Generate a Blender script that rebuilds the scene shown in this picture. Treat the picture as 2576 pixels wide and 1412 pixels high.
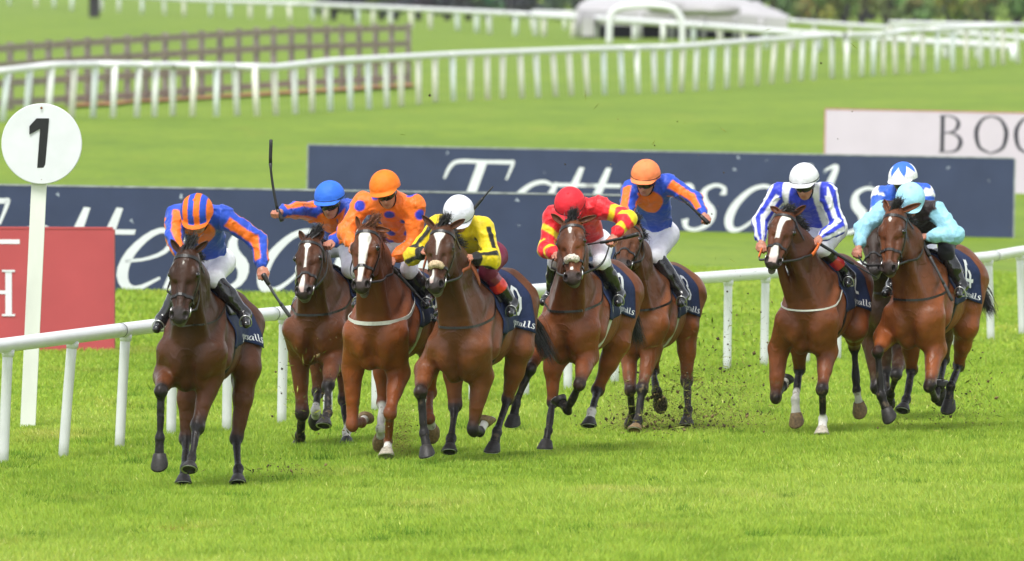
import bpy, math, random
import numpy as np
from mathutils import Vector

SC = bpy.context.scene
for _o in list(bpy.data.objects):
    bpy.data.objects.remove(_o)

# ------------------------------------------------------------------ camera
PW, PH = 2576.0, 1412.0            # working picture units
FPX = 31150.0                      # focal length in those units
CAMZ = 3.9                         # photographer's stand height in metres
HZ = 10.0                          # row of the horizon
cam_d = bpy.data.cameras.new('camera')
cam = bpy.data.objects.new('camera', cam_d)
SC.collection.objects.link(cam)
cam_d.sensor_width = 36.0
cam_d.lens = FPX / PW * 36.0
cam_d.clip_start = 1.0
cam_d.clip_end = 9000.0
PITCH = math.atan((PH / 2 - HZ) / FPX)
cam.location = (0, 0, CAMZ)
cam.rotation_euler = (math.pi / 2 - PITCH, 0, 0)
cam_d.dof.use_dof = True
cam_d.dof.focus_distance = 106.0
cam_d.dof.aperture_fstop = 6.2
SC.camera = cam

# ------------------------------------------------------------------ light: bright overcast
SUN_EL, SUN_AZ = math.radians(62), math.radians(200)     # azimuth from +Y, clockwise
world = bpy.data.worlds.new('World')
SC.world = world
world.use_nodes = True
wn = world.node_tree
wn.nodes.clear()
w_out = wn.nodes.new('ShaderNodeOutputWorld')
w_bg = wn.nodes.new('ShaderNodeBackground')
w_sky = wn.nodes.new('ShaderNodeTexSky')
w_sky.sky_type = 'NISHITA'
w_sky.sun_disc = False
w_sky.sun_elevation = SUN_EL
w_sky.sun_rotation = SUN_AZ
w_sky.dust_density = 1.0
w_hsv = wn.nodes.new('ShaderNodeHueSaturation')
w_hsv.inputs['Saturation'].default_value = 0.22          # cloud layer greys the blue
wn.links.new(w_sky.outputs[0], w_hsv.inputs['Color'])
wn.links.new(w_hsv.outputs[0], w_bg.inputs['Color'])
w_bg.inputs['Strength'].default_value = 0.112
wn.links.new(w_bg.outputs[0], w_out.inputs['Surface'])
sun_d = bpy.data.lights.new('sun', 'SUN')
sun_d.energy = 1.5
sun_d.angle = math.radians(24)
sun_d.color = (1.0, 0.97, 0.92)
sun = bpy.data.objects.new('sun', sun_d)
SC.collection.objects.link(sun)
_sd = Vector((math.sin(SUN_AZ) * math.cos(SUN_EL), math.cos(SUN_AZ) * math.cos(SUN_EL), math.sin(SUN_EL)))
sun.rotation_euler = _sd.to_track_quat('Z', 'Y').to_euler()
SC.view_settings.view_transform = 'Standard'
SC.view_settings.look = 'None'
SC.view_settings.gamma = 1.0
SC.view_settings.use_curve_mapping = False
SC.view_settings.exposure = 1.2
SC.cycles.max_bounces = 6
SC.cycles.transparent_max_bounces = 4

# ------------------------------------------------------------------ basic helpers
RNG = np.random.default_rng(7)
random.seed(7)
V = lambda *a: np.array(a, dtype=float)


def unit(v):
    v = np.asarray(v, float)
    return v / (np.linalg.norm(v) + 1e-12)


_cp, _sp = math.cos(PITCH), math.sin(PITCH)


def ray(px, py):
    """world direction (with unit Y component along the view axis) of a picture point"""
    x = (px - PW / 2) / FPX
    y = (PH / 2 - py) / FPX
    return V(x, _cp + y * _sp, -_sp + y * _cp)


CAM0 = V(0, 0, CAMZ)


def at(px, py, Y):
    d = ray(px, py)
    return CAM0 + d * (Y / d[1])


TERR_Y = np.array([-200, 260, 316, 474, 776, 1200, 2500, 5000.])
TERR_Z = np.array([0, 0, .96, 1.54, 2.28, 3.8, 9.0, 14.])


def terr(Y, X=0.0):
    Y = np.asarray(Y, float)
    a = np.clip((Y - 148) / 14, 0, 1)
    b = np.clip((Y - 275) / 35, 0, 1)
    return np.interp(Y, TERR_Y, TERR_Z) - .018 * np.clip(X, -40, 40) * a * (1 - b)     # the infield falls slightly to the right


_YS = np.arange(60, 4000, .25)


def on_ground(px, py):
    d = ray(px, py)
    z = CAMZ + d[2] / d[1] * _YS
    Xs = d[0] / d[1] * _YS
    k = np.argmax(z < terr(_YS, Xs))
    Y = _YS[k]
    return V(Xs[k], Y, terr(Y, Xs[k]))


class Geo:
    """collects pieces of mesh; build() links them as one object"""
    def __init__(s):
        s.v, s.q, s.t, s.c, s.n = [], [], [], [], 0

    def add(s, v, f, col=None):
        v = np.asarray(v, float).reshape(-1, 3)
        f = np.asarray(f, int)
        if f.size:
            (s.q if f.shape[1] == 4 else s.t).append(f + s.n)
        s.v.append(v)
        if col is None:
            col = (1, 1, 1)
        col = np.asarray(col, float)
        if col.ndim == 1:
            col = np.tile(col[:3], (len(v), 1))
        s.c.append(col[:, :3])
        s.n += len(v)
        return s

    def arrays(s):
        return np.concatenate(s.v), s.q, s.t, np.concatenate(s.c)

    def build(s, name, mat, parent=None, loc=None, rotz=0.0, smooth=True, colors=False):
        v, q, t, c = s.arrays()
        me = bpy.data.meshes.new(name)
        q = np.concatenate(q) if q else np.zeros((0, 4), int)
        t = np.concatenate(t) if t else np.zeros((0, 3), int)
        me.vertices.add(len(v))
        me.vertices.foreach_set('co', v.astype(np.float32).ravel())
        nl = len(q) * 4 + len(t) * 3
        me.loops.add(nl)
        me.loops.foreach_set('vertex_index', np.concatenate([q.ravel(), t.ravel()]).astype(np.int32))
        me.polygons.add(len(q) + len(t))
        ls = np.concatenate([np.arange(len(q)) * 4, len(q) * 4 + np.arange(len(t)) * 3]).astype(np.int32)
        me.polygons.foreach_set('loop_start', ls)
        me.polygons.foreach_set('use_smooth', np.full(len(ls), bool(smooth)))
        me.update(calc_edges=True)
        if colors:
            at_ = me.color_attributes.new('Col', 'FLOAT_COLOR', 'POINT')
            cc = np.ones((len(v), 4), np.float32)
            cc[:, :3] = c
            at_.data.foreach_set('color', cc.ravel())
        me.materials.append(mat)
        return link(name, me, parent, loc, rotz)


def link(name, me, parent=None, loc=None, rotz=0.0):
    o = bpy.data.objects.new(name, me)
    SC.collection.objects.link(o)
    if parent is not None:
        o.parent = parent
    if loc is not None:
        o.location = [float(x) for x in loc]
    if rotz:
        o.rotation_euler = (0, 0, rotz)
    return o


def tag(o, label=None, cat=None, group=None, kind=None):
    for k, val in (('label', label), ('category', cat), ('group', group), ('kind', kind)):
        if val:
            o[k] = val
    return o


def thing(name, label, cat, loc=(0, 0, 0), rotz=0.0, group=None):
    return tag(link(name, None, None, loc, rotz), label, cat, group)


def box(c, s, R=None):
    """centre, full size -> verts, quads"""
    c, s = np.asarray(c, float), np.asarray(s, float) / 2
    v = np.array([[x, y, z] for x in (-1, 1) for y in (-1, 1) for z in (-1, 1)], float) * s
    if R is not None:
        v = v @ np.asarray(R).T
    f = [(0, 1, 3, 2), (4, 6, 7, 5), (0, 4, 5, 1), (2, 3, 7, 6), (0, 2, 6, 4), (1, 5, 7, 3)]
    return v + c, np.array(f)


def catmull(P, n):
    P = np.asarray(P, float)
    if len(P) < 3:
        t = np.linspace(0, 1, n)[:, None]
        return P[0] * (1 - t) + P[-1] * t
    Q = np.vstack([2 * P[0] - P[1], P, 2 * P[-1] - P[-2]])
    u = np.linspace(0, len(P) - 1 - 1e-9, n)
    i = u.astype(int)
    f = (u - i)[:, None]
    a, b, c, d = Q[i], Q[i + 1], Q[i + 2], Q[i + 3]
    return .5 * ((2 * b) + (-a + c) * f + (2 * a - 5 * b + 4 * c - d) * f ** 2 + (-a + 3 * b - 3 * c + d) * f ** 3)


def tube(P, r, n=8, closed=False, flat=1.0, ref=None, caps=True):
    """sweep a circle (or oval: flat scales the ref-side axis) along points"""
    P = np.asarray(P, float)
    m = len(P)
    r = np.broadcast_to(np.asarray(r, float), (m,))
    if closed:
        T = np.roll(P, -1, 0) - np.roll(P, 1, 0)
    else:
        T = np.gradient(P, axis=0)
    T /= np.linalg.norm(T, axis=1)[:, None] + 1e-12
    if ref is None:
        ref = V(0, 0, 1) if abs(T[0][2]) < .8 else V(1, 0, 0)
    rings = []
    u = unit(ref - T[0] * np.dot(ref, T[0]))
    a = np.linspace(0, 2 * np.pi, n, endpoint=False)
    for i in range(m):
        u = unit(u - T[i] * np.dot(u, T[i]))
        w = np.cross(T[i], u)
        rings.append(P[i] + r[i] * (np.cos(a)[:, None] * u * flat + np.sin(a)[:, None] * w))
    v = np.concatenate(rings)
    f = []
    for i in range(m if closed else m - 1):
        j = (i + 1) % m
        for k in range(n):
            l = (k + 1) % n
            f.append((i * n + k, i * n + l, j * n + l, j * n + k))
    f = np.array(f)
    if caps and not closed:
        v = np.vstack([v, P[0] - T[0] * r[0] * .3, P[-1] + T[-1] * r[-1] * .3])
        e0, e1 = len(v) - 2, len(v) - 1
        cap = []
        for k in range(0, n, 2):
            cap.append((e0, (k + 2) % n, k + 1, k))
            b = (m - 1) * n
            cap.append((e1, b + k, b + k + 1, b + (k + 2) % n))
        f = np.vstack([f, cap])
    return v, f


def lathe(profile, n=24, axis=V(0, 0, 1), origin=V(0, 0, 0)):
    axis = unit(axis)
    u = unit(np.cross(axis, V(1, 0, 0) if abs(axis[0]) < .9 else V(0, 1, 0)))
    w = np.cross(axis, u)
    a = np.linspace(0, 2 * np.pi, n, endpoint=False)
    v = np.concatenate([origin + axis * z + r * (np.cos(a)[:, None] * u + np.sin(a)[:, None] * w) for r, z in profile])
    f = []
    for i in range(len(profile) - 1):
        for k in range(n):
            l = (k + 1) % n
            f.append((i * n + k, i * n + l, (i + 1) * n + l, (i + 1) * n + k))
    return v, np.array(f)


def vnoise(P, seed=0):
    """3-D value noise in -1..1"""
    P = np.asarray(P, float)
    i = np.floor(P).astype(np.int64)
    f = P - i
    f = f * f * (3 - 2 * f)
    out = 0
    for dx in (0, 1):
        for dy in (0, 1):
            for dz in (0, 1):
                h = (i[..., 0] + dx) * 374761393 + (i[..., 1] + dy) * 668265263 + (i[..., 2] + dz) * 2147483647 + seed * 1274126177
                h = (h ^ (h >> 13)) * 1274126177
                h = ((h ^ (h >> 16)) & 0xffff) / 32767.5 - 1
                out = out + h * (f[..., 0] if dx else 1 - f[..., 0]) * (f[..., 1] if dy else 1 - f[..., 1]) * (f[..., 2] if dz else 1 - f[..., 2])
    return out


def smooth01(x, a, b):
    t = np.clip((x - a) / (b - a), 0, 1)
    return t * t * (3 - 2 * t)


# ------------------------------------------------------------------ materials
def new_mat(name):
    m = bpy.data.materials.new(name)
    m.use_nodes = True
    nt = m.node_tree
    b = nt.nodes['Principled BSDF']
    return m, nt, b


def mat(name, col, rough=.6, spec=.4, metal=0.0, var=.12, scale=30.0, bump=0.0, bscale=80.0, attr=False, coat=0.0, sheen=0.0, stretch=None, sub=0.0):
    """principled material whose colour (plain or from the 'Col' attribute) is broken up by noise"""
    m, nt, b = new_mat(name)
    N, L = nt.nodes, nt.links
    tc = N.new('ShaderNodeTexCoord')
    src = tc.outputs['Object']
    if stretch:
        mp = N.new('ShaderNodeMapping')
        mp.inputs['Scale'].default_value = stretch
        L.new(src, mp.inputs['Vector'])
        src = mp.outputs[0]
    nz = N.new('ShaderNodeTexNoise')
    nz.inputs['Scale'].default_value = scale
    nz.inputs['Detail'].default_value = 5
    L.new(src, nz.inputs['Vector'])
    mr = N.new('ShaderNodeMapRange')
    mr.inputs['From Min'].default_value = .3
    mr.inputs['From Max'].default_value = .7
    mr.inputs['To Min'].default_value = 1 - var
    mr.inputs['To Max'].default_value = 1 + var
    L.new(nz.outputs['Fac'], mr.inputs['Value'])
    mx = N.new('ShaderNodeMix')
    mx.data_type = 'RGBA'
    mx.blend_type = 'MULTIPLY'
    mx.inputs['Factor'].default_value = 1
    if attr:
        a = N.new('ShaderNodeAttribute')
        a.attribute_name = 'Col'
        L.new(a.outputs['Color'], mx.inputs['A'])
    else:
        mx.inputs['A'].default_value = (*col, 1)
    L.new(mr.outputs[0], mx.inputs['B'])
    L.new(mx.outputs['Result'], b.inputs['Base Color'])
    b.inputs['Roughness'].default_value = rough
    b.inputs['Specular IOR Level'].default_value = spec
    b.inputs['Metallic'].default_value = metal
    b.inputs['Coat Weight'].default_value = coat
    b.inputs['Coat Roughness'].default_value = .15
    b.inputs['Sheen Weight'].default_value = sheen
    if sub:
        b.inputs['Subsurface Weight'].default_value = sub
        b.inputs['Subsurface Radius'].default_value = (.01, .004, .002)
    if bump:
        n2 = N.new('ShaderNodeTexNoise')
        n2.inputs['Scale'].default_value = bscale
        n2.inputs['Detail'].default_value = 4
        L.new(src, n2.inputs['Vector'])
        bp = N.new('ShaderNodeBump')
        bp.inputs['Strength'].default_value = bump
        bp.inputs['Distance'].default_value = .02
        L.new(n2.outputs['Fac'], bp.inputs['Height'])
        L.new(bp.outputs[0], b.inputs['Normal'])
    return m


M = {}
def coat_material():
    """short hair: colour from the animal, broken sheen (dry and sweated patches), muscle, vein and hair relief"""
    m = mat('horse_coat', (1, 1, 1), .42, .27, var=.22, scale=6, attr=True)
    nt = m.node_tree
    N, L = nt.nodes, nt.links
    b = N['Principled BSDF']
    tc = N.new('ShaderNodeTexCoord')
    def noise(scale, detail=4.0, stretch=None, dist=0.0):
        n = N.new('ShaderNodeTexNoise')
        n.inputs['Scale'].default_value = scale
        n.inputs['Detail'].default_value = detail
        n.inputs['Distortion'].default_value = dist
        if stretch:
            mp = N.new('ShaderNodeMapping')
            mp.inputs['Scale'].default_value = stretch
            L.new(tc.outputs['Object'], mp.inputs['Vector'])
            L.new(mp.outputs[0], n.inputs['Vector'])
        else:
            L.new(tc.outputs['Object'], n.inputs['Vector'])
        return n.outputs['Fac']
    mr = N.new('ShaderNodeMapRange')
    mr.inputs['From Min'].default_value, mr.inputs['From Max'].default_value = .35, .65
    mr.inputs['To Min'].default_value, mr.inputs['To Max'].default_value = .33, .62
    L.new(noise(3.2), mr.inputs['Value'])
    L.new(mr.outputs[0], b.inputs['Roughness'])
    def bump(h, st, dist, prev=None):
        bp = N.new('ShaderNodeBump')
        bp.inputs['Strength'].default_value, bp.inputs['Distance'].default_value = st, dist
        L.new(h, bp.inputs['Height'])
        if prev is not None:
            L.new(prev, bp.inputs['Normal'])
        return bp.outputs[0]
    n1 = bump(noise(12, 3, dist=.4), .5, .02)
    # veins: thin ridges where a noise crosses its middle
    vn = noise(6.5, 1.0, (1, 1, .55), .6)
    a = N.new('ShaderNodeMath'); a.operation = 'SUBTRACT'; a.inputs[1].default_value = .5
    L.new(vn, a.inputs[0])
    c = N.new('ShaderNodeMath'); c.operation = 'ABSOLUTE'
    L.new(a.outputs[0], c.inputs[0])
    r = N.new('ShaderNodeMapRange')
    r.inputs['From Max'].default_value = .035
    r.inputs['To Min'].default_value, r.inputs['To Max'].default_value = 1.0, 0.0
    L.new(c.outputs[0], r.inputs['Value'])
    n2 = bump(r.outputs[0], .35, .006, n1)
    n3 = bump(noise(70, 4, (1, 1, .35)), .3, .006, n2)
    L.new(n3, b.inputs['Normal'])
    return m


M['coat'] = coat_material()
M['hoof'] = mat('hoof_horn', (.024, .021, .019), .5, .4, var=.35, scale=40, bump=.2, bscale=60, attr=False)
M['hoof_pale'] = mat('hoof_pale', (.2, .13, .06), .55, .4, var=.4, scale=40)
M['hoof_white'] = mat('hoof_white', (.42, .38, .30), .55, .3, var=.3, scale=40)
M['steel'] = mat('steel', (.62, .62, .6), .28, .5, metal=.9, var=.1)
M['hair'] = mat('horse_hair', (.012, .011, .011), .45, .5, var=.4, scale=60, attr=True)
M['eye'] = mat('horse_eye', (.006, .004, .003), .06, .8, var=.05)
M['leather'] = mat('black_leather', (.014, .012, .011), .38, .5, var=.25, scale=50, bump=.1)
M['leather_tan'] = mat('tan_rubber_rein', (.25, .07, .025), .6, .3, var=.2)
M['rein_orange'] = mat('orange_rein', (.75, .16, .03), .6, .3, var=.15)
M['strap_white'] = mat('white_strap', (.62, .62, .55), .6, .3, var=.1)
M['navy'] = mat('navy_cloth', (.016, .026, .075), .75, .25, var=.18, scale=60, bump=.25, bscale=22)
M['black_cloth'] = mat('black_cloth', (.01, .01, .012), .7, .25, var=.2, bump=.2, bscale=30)
M['print_white'] = mat('white_print', (.75, .76, .78), .6, .3, var=.06)
M['silk'] = mat('racing_silk', (1, 1, 1), .45, .3, var=.14, scale=10, bump=.7, bscale=17, attr=True, sheen=.1)
M['capcloth'] = mat('cap_cover', (1, 1, 1), .6, .25, var=.09, scale=12, bump=.4, bscale=22, attr=True)
M['breeches'] = mat('breeches', (1, 1, 1), .55, .3, var=.08, scale=18, bump=.3, bscale=24, attr=True)
M['boot'] = mat('boot_leather', (1, 1, 1), .2, .55, var=.25, scale=24, bump=.25, bscale=30, attr=True, coat=.4)
M['skin'] = mat('skin', (1, 1, 1), .5, .4, var=.12, scale=40, attr=True, sub=.15)
M['goggle'] = mat('goggle_lens', (.012, .012, .014), .08, .7, var=.05)
M['fleece'] = mat('sheepskin', (.55, .42, .27), .95, .1, var=.35, scale=90, bump=.5, bscale=120)
M['fleece_pale'] = mat('pale_sheepskin', (.62, .56, .48), .95, .1, var=.35, scale=90, bump=.5, bscale=120)
M['whip'] = mat('whip_black', (.013, .013, .014), .45, .4, var=.2)
M['whip_grey'] = mat('whip_grey', (.06, .06, .065), .4, .4, var=.2)
M['rail'] = mat('white_plastic', (.73, .745, .74), .35, .45, var=.05, scale=5)

# ------------------------------------------------------------------ distance fields -> continuous skins
class Field:
    def __init__(s, h=.013):
        s.p, s.h, s.F, s.noise = [], h, None, None

    def cap(s, a, b, ra, rb, k=.04, w=None, sc=1.0, sub=False):
        """tapered capsule; sc>1 thins it along direction w"""
        s.p.append(('c', np.asarray(a, float), np.asarray(b, float), ra, rb, k, None if w is None else unit(w), sc, sub))
        return s

    def ell(s, c, r, k=.04, R=None, sub=False):
        """ellipsoid; rows of R are its axes"""
        s.p.append(('e', np.asarray(c, float), np.asarray(r, float), None if R is None else np.asarray(R, float), k, sub))
        return s

    def _box(s, q):
        if q[0] == 'c':
            r = max(q[3], q[4])
            return np.minimum(q[1], q[2]) - r, np.maximum(q[1], q[2]) + r, q[5]
        r = q[2].max() if q[3] is not None else q[2]
        return q[1] - r, q[1] + r, q[4]

    def _d(s, q, P):
        if q[0] == 'c':
            _, a, b, ra, rb, k, w, sc, sub = q
            ab = b - a
            t = np.clip(((P - a) @ ab) / (ab @ ab + 1e-12), 0, 1)
            D = P - a - t[..., None] * ab
            if w is not None:
                D = D + (sc - 1) * (D @ w)[..., None] * w
            return np.sqrt((D * D).sum(-1)) - (ra + (rb - ra) * t)
        _, c, r, R, k, sub = q
        D = P - c
        if R is not None:
            D = D @ R.T
        k0 = np.sqrt(((D / r) ** 2).sum(-1))
        k1 = np.sqrt(((D / r ** 2) ** 2).sum(-1))
        return k0 * (k0 - 1) / (k1 + 1e-9)

    def solve(s, lo=None, hi=None):
        h = s.h
        if lo is None:
            lo = np.min([s._box(q)[0] for q in s.p], 0) - 4 * h
            hi = np.max([s._box(q)[1] for q in s.p], 0) + 4 * h
        n = np.ceil((hi - lo) / h).astype(int) + 1
        F = np.full(n, .3, np.float32)
        ax = [lo[i] + h * np.arange(n[i]) for i in range(3)]
        for q in s.p:
            a, b, k = s._box(q)
            i0 = np.maximum(((a - k - 3 * h - lo) / h).astype(int), 0)
            i1 = np.minimum(((b + k + 3 * h - lo) / h).astype(int) + 2, n)
            if np.any(i1 <= i0):
                continue
            sl = tuple(slice(i0[j], i1[j]) for j in range(3))
            P = np.stack(np.meshgrid(ax[0][sl[0]], ax[1][sl[1]], ax[2][sl[2]], indexing='ij'), -1)
            d = s._d(q, P).astype(np.float32)
            f = F[sl]
            sub = q[-1]
            if sub:
                d = -d
                m = np.maximum(k - np.abs(f - d), 0) / k
                F[sl] = np.maximum(f, d) + m * m * k * .25
            else:
                m = np.maximum(k - np.abs(f - d), 0) / k
                F[sl] = np.minimum(f, d) - m * m * k * .25
        if s.noise is not None:
            near = np.abs(F) < 4 * h
            idx = np.argwhere(near)
            F[near] += s.noise(lo + idx * h).astype(np.float32)
        s.F, s.lo, s.n = F, lo, n
        return s

    def mesh(s):
        F, h, lo = s.F, s.h, s.lo
        S = F < 0
        c = np.zeros(np.array(F.shape) - 1, np.int8)
        for dx in (0, 1):
            for dy in (0, 1):
                for dz in (0, 1):
                    c += S[dx:F.shape[0] - 1 + dx, dy:F.shape[1] - 1 + dy, dz:F.shape[2] - 1 + dz]
        mixed = (c > 0) & (c < 8)
        cells = np.argwhere(mixed)
        idx = np.full(c.shape, -1, np.int64)
        idx[mixed] = np.arange(len(cells))
        acc = np.zeros((len(cells), 3))
        cnt = np.zeros(len(cells))
        for axn in range(3):
            o1, o2 = [i for i in range(3) if i != axn]
            for u in (0, 1):
                for w in (0, 1):
                    off = np.zeros(3, int)
                    off[o1], off[o2] = u, w
                    A = cells + off
                    B = A.copy()
                    B[:, axn] += 1
                    fa, fb = F[tuple(A.T)], F[tuple(B.T)]
                    m = (fa < 0) != (fb < 0)
                    t = fa[m] / (fa[m] - fb[m])
                    p = A[m].astype(float)
                    p[:, axn] += t
                    acc[m] += p
                    cnt[m] += 1
        v = lo + h * acc / cnt[:, None]
        quads = []
        for axn in range(3):
            o1, o2 = [(1, 2), (2, 0), (0, 1)][axn]
            a = [slice(None)] * 3
            b = [slice(None)] * 3
            a[axn], b[axn] = slice(0, -1), slice(1, None)
            m = S[tuple(a)] != S[tuple(b)]
            e = np.argwhere(m)
            ok = np.all(e[:, [o1, o2]] >= 1, 1) & (e[:, o1] < F.shape[o1] - 1) & (e[:, o2] < F.shape[o2] - 1)
            e = e[ok]
            inside = S[tuple(e.T)]
            d1, d2 = np.zeros(3, int), np.zeros(3, int)
            d1[o1], d2[o2] = 1, 1
            q = np.stack([idx[tuple((e - d1 - d2).T)], idx[tuple((e - d2).T)], idx[tuple(e.T)], idx[tuple((e - d1).T)]], 1)
            q[~inside] = q[~inside][:, ::-1]
            quads.append(q)
        return v, np.concatenate(quads)

    def sample(s, P):
        g = (np.asarray(P) - s.lo) / s.h
        g = np.clip(g, 0, s.n - 1.001)
        i = g.astype(int)
        f = g - i
        out = 0
        for dx in (0, 1):
            for dy in (0, 1):
                for dz in (0, 1):
                    wgt = (f[..., 0] if dx else 1 - f[..., 0]) * (f[..., 1] if dy else 1 - f[..., 1]) * (f[..., 2] if dz else 1 - f[..., 2])
                    out = out + wgt * s.F[i[..., 0] + dx, i[..., 1] + dy, i[..., 2] + dz]
        return out

    def drop(s, inner, outer, lift=.0, n=90):
        """from outer towards inner: the first point on the skin, lifted outwards"""
        inner, outer = np.atleast_2d(inner), np.atleast_2d(outer)
        t = np.linspace(0, 1, n)
        P = outer[:, None] + t[None, :, None] * (inner - outer)[:, None]
        D = s.sample(P)
        hit = D < 0
        k = np.where(hit.any(1), hit.argmax(1), n - 1)
        k = np.maximum(k, 1)
        r = np.arange(len(k))
        d0, d1 = D[r, k - 1], D[r, k]
        u = np.clip(d0 / (d0 - d1 + 1e-9), 0, 1)
        tt = t[k - 1] + u * (t[1] - t[0])
        dirn = (inner - outer) / (np.linalg.norm(inner - outer, axis=1)[:, None] + 1e-9)
        return outer + tt[:, None] * (inner - outer) - dirn * lift


def grid_faces(nu, nv):
    i, j = np.meshgrid(np.arange(nu - 1), np.arange(nv - 1), indexing='ij')
    a = (i * nv + j).ravel()
    return np.stack([a, a + nv, a + nv + 1, a + 1], 1)


def sheet(P, thick):
    """closed slab from a grid of points (nu,nv,3), thickened along its normals"""
    nu, nv = P.shape[:2]
    du = np.gradient(P, axis=0)
    dv = np.gradient(P, axis=1)
    N = np.cross(du, dv)
    N /= np.linalg.norm(N, axis=-1)[..., None] + 1e-9
    a = P.reshape(-1, 3)
    b = (P - N * thick).reshape(-1, 3)
    f = grid_faces(nu, nv)
    n = nu * nv
    g = f[:, ::-1] + n
    e = []
    for j in range(nv - 1):
        e += [(j, j + 1, n + j + 1, n + j)]
        k = (nu - 1) * nv + j
        e += [(k + 1, k, n + k, n + k + 1)]
    for i in range(nu - 1):
        k = i * nv
        e += [(k + nv, k, n + k, n + k + nv)]
        k = i * nv + nv - 1
        e += [(k, k + nv, n + k + nv, n + k)]
    return np.vstack([a, b]), np.vstack([f, g, np.array(e)])


# ------------------------------------------------------------------ lettering drawn with a broad pen
# strokes: lists of (x, y, width); x-height 1, baseline 0
GLYPH = {
    'T': [[(.02, 1.02, .05), (.06, 1.28, .10), (.2, 1.40, .10), (.7, 1.40, .09), (1.2, 1.40, .10), (1.30, 1.38, .08), (1.28, 1.02, .05)],
          [(.68, 1.40, .22), (.66, .7, .22), (.64, .06, .22)], [(.36, .02, .07), (.64, .04, .08), (.94, .02, .07)]],
    'a': [[(.80, .92, .06), (.58, .99, .10), (.34, .9, .13), (.14, .62, .18), (.08, .32, .2), (.16, .08, .15), (.34, .03, .1), (.56, .22, .07), (.74, .56, .05)],
          [(.86, .98, .10), (.8, .62, .18), (.74, .24, .18), (.8, .05, .1), (1.0, .16, .05)]],
    't': [[(.38, 1.32, .12), (.34, .9, .18), (.28, .45, .19), (.28, .14, .17), (.4, .03, .11), (.62, .18, .05)],
          [(.02, .93, .09), (.35, .93, .09), (.74, .93, .09)]],
    'e': [[(.1, .46, .06), (.4, .5, .06), (.66, .62, .09), (.72, .82, .12), (.56, .97, .1), (.34, .88, .13), (.14, .6, .18), (.1, .3, .2), (.22, .07, .14), (.42, .02, .1), (.72, .2, .05)]],
    'r': [[(.04, .9, .05), (.2, .96, .12), (.2, .6, .18), (.14, .02, .18)], [(.2, .55, .05), (.4, .88, .07), (.62, .97, .12), (.72, .84, .15)]],
    's': [[(.68, .78, .15), (.66, .93, .08), (.46, .99, .09), (.28, .86, .14), (.34, .62, .19), (.56, .4, .2), (.58, .16, .15), (.38, .02, .09), (.16, .06, .09), (.08, .24, .15)]],
    'l': [[(.16, 1.36, .05), (.36, 1.44, .12), (.34, 1.0, .18), (.28, .4, .18), (.3, .1, .15), (.46, .05, .08), (.6, .16, .04)]],
    'B': [[(.12, 0, .17), (.12, 1.4, .17)], [(.0, 1.38, .05), (.4, 1.38, .05), (.66, 1.26, .1), (.72, 1.06, .17), (.6, .84, .1), (.36, .76, .05), (.12, .75, .05)],
          [(.12, .75, .05), (.44, .74, .05), (.74, .6, .12), (.82, .38, .18), (.7, .12, .12), (.42, .02, .05), (.0, .02, .05)]],
    'O': [[(.62, 1.41, .05), (.3, 1.3, .1), (.08, .96, .17), (.06, .6, .18), (.2, .2, .13), (.62, -.01, .05)],
          [(.62, 1.41, .05), (.94, 1.3, .1), (1.16, .96, .17), (1.18, .6, .18), (1.04, .2, .13), (.62, -.01, .05)]],
    'H': [[(.16, 0, .24), (.16, 1.4, .24)], [(.9, 0, .24), (.9, 1.4, .24)], [(.16, .72, .12), (.9, .72, .12)],
          [(-.06, .03, .07), (.4, .03, .07)], [(-.06, 1.37, .07), (.4, 1.37, .07)], [(.68, .03, .07), (1.12, .03, .07)], [(.68, 1.37, .07), (1.12, 1.37, .07)]],
    '1': [[(.0, .98, .2), (.3, 1.24, .22), (.34, 1.3, .2)], [(.44, 1.4, .3), (.44, .7, .3), (.44, 0, .3)]],
    '9': [[(.78, .92, .2), (.7, 1.24, .2), (.4, 1.36, .2), (.1, 1.12, .22), (.12, .74, .2), (.42, .6, .18), (.74, .8, .2), (.82, 1.0, .22), (.8, .5, .22), (.6, .12, .22), (.2, .04, .22)]],
    '7': [[(.04, 1.32, .2), (.4, 1.32, .2), (.84, 1.32, .2)], [(.8, 1.3, .2), (.52, .8, .22), (.36, 0, .24)]],
    '4': [[(.66, 1.4, .18), (.3, .84, .18), (.02, .4, .17)], [(.02, .4, .18), (.5, .4, .18), (.98, .4, .18)], [(.7, 1.4, .24), (.7, 0, .24)]],
    '8': [[(.42, .74, .16), (.14, .9, .2), (.16, 1.2, .2), (.44, 1.34, .17), (.72, 1.2, .2), (.7, .9, .2), (.42, .74, .16), (.1, .52, .2), (.1, .2, .22), (.44, .04, .18), (.78, .2, .22), (.76, .52, .2), (.42, .74, .16)]],
    '2': [[(.06, 1.06, .2), (.2, 1.3, .2), (.5, 1.34, .2), (.74, 1.1, .22), (.6, .76, .2), (.3, .4, .2), (.06, .12, .2)], [(.02, .1, .2), (.84, .1, .2)]],
    '3': [[(.06, 1.22, .18), (.4, 1.34, .2), (.7, 1.14, .22), (.6, .84, .2), (.34, .74, .16), (.66, .62, .2), (.76, .34, .22), (.5, .06, .2), (.04, .14, .18)]],
    '6': [[(.74, 1.2, .18), (.5, 1.34, .18), (.2, 1.1, .2), (.08, .6, .22), (.16, .2, .22), (.44, .04, .2), (.76, .22, .22), (.74, .56, .2), (.44, .74, .18), (.14, .56, .18)]],
    '5': [[(.72, 1.32, .18), (.2, 1.32, .18)], [(.2, 1.32, .18), (.14, .8, .18)], [(.14, .8, .17), (.44, .88, .18), (.76, .66, .22), (.74, .26, .22), (.44, .05, .2), (.06, .14, .18)]],
}


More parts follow.
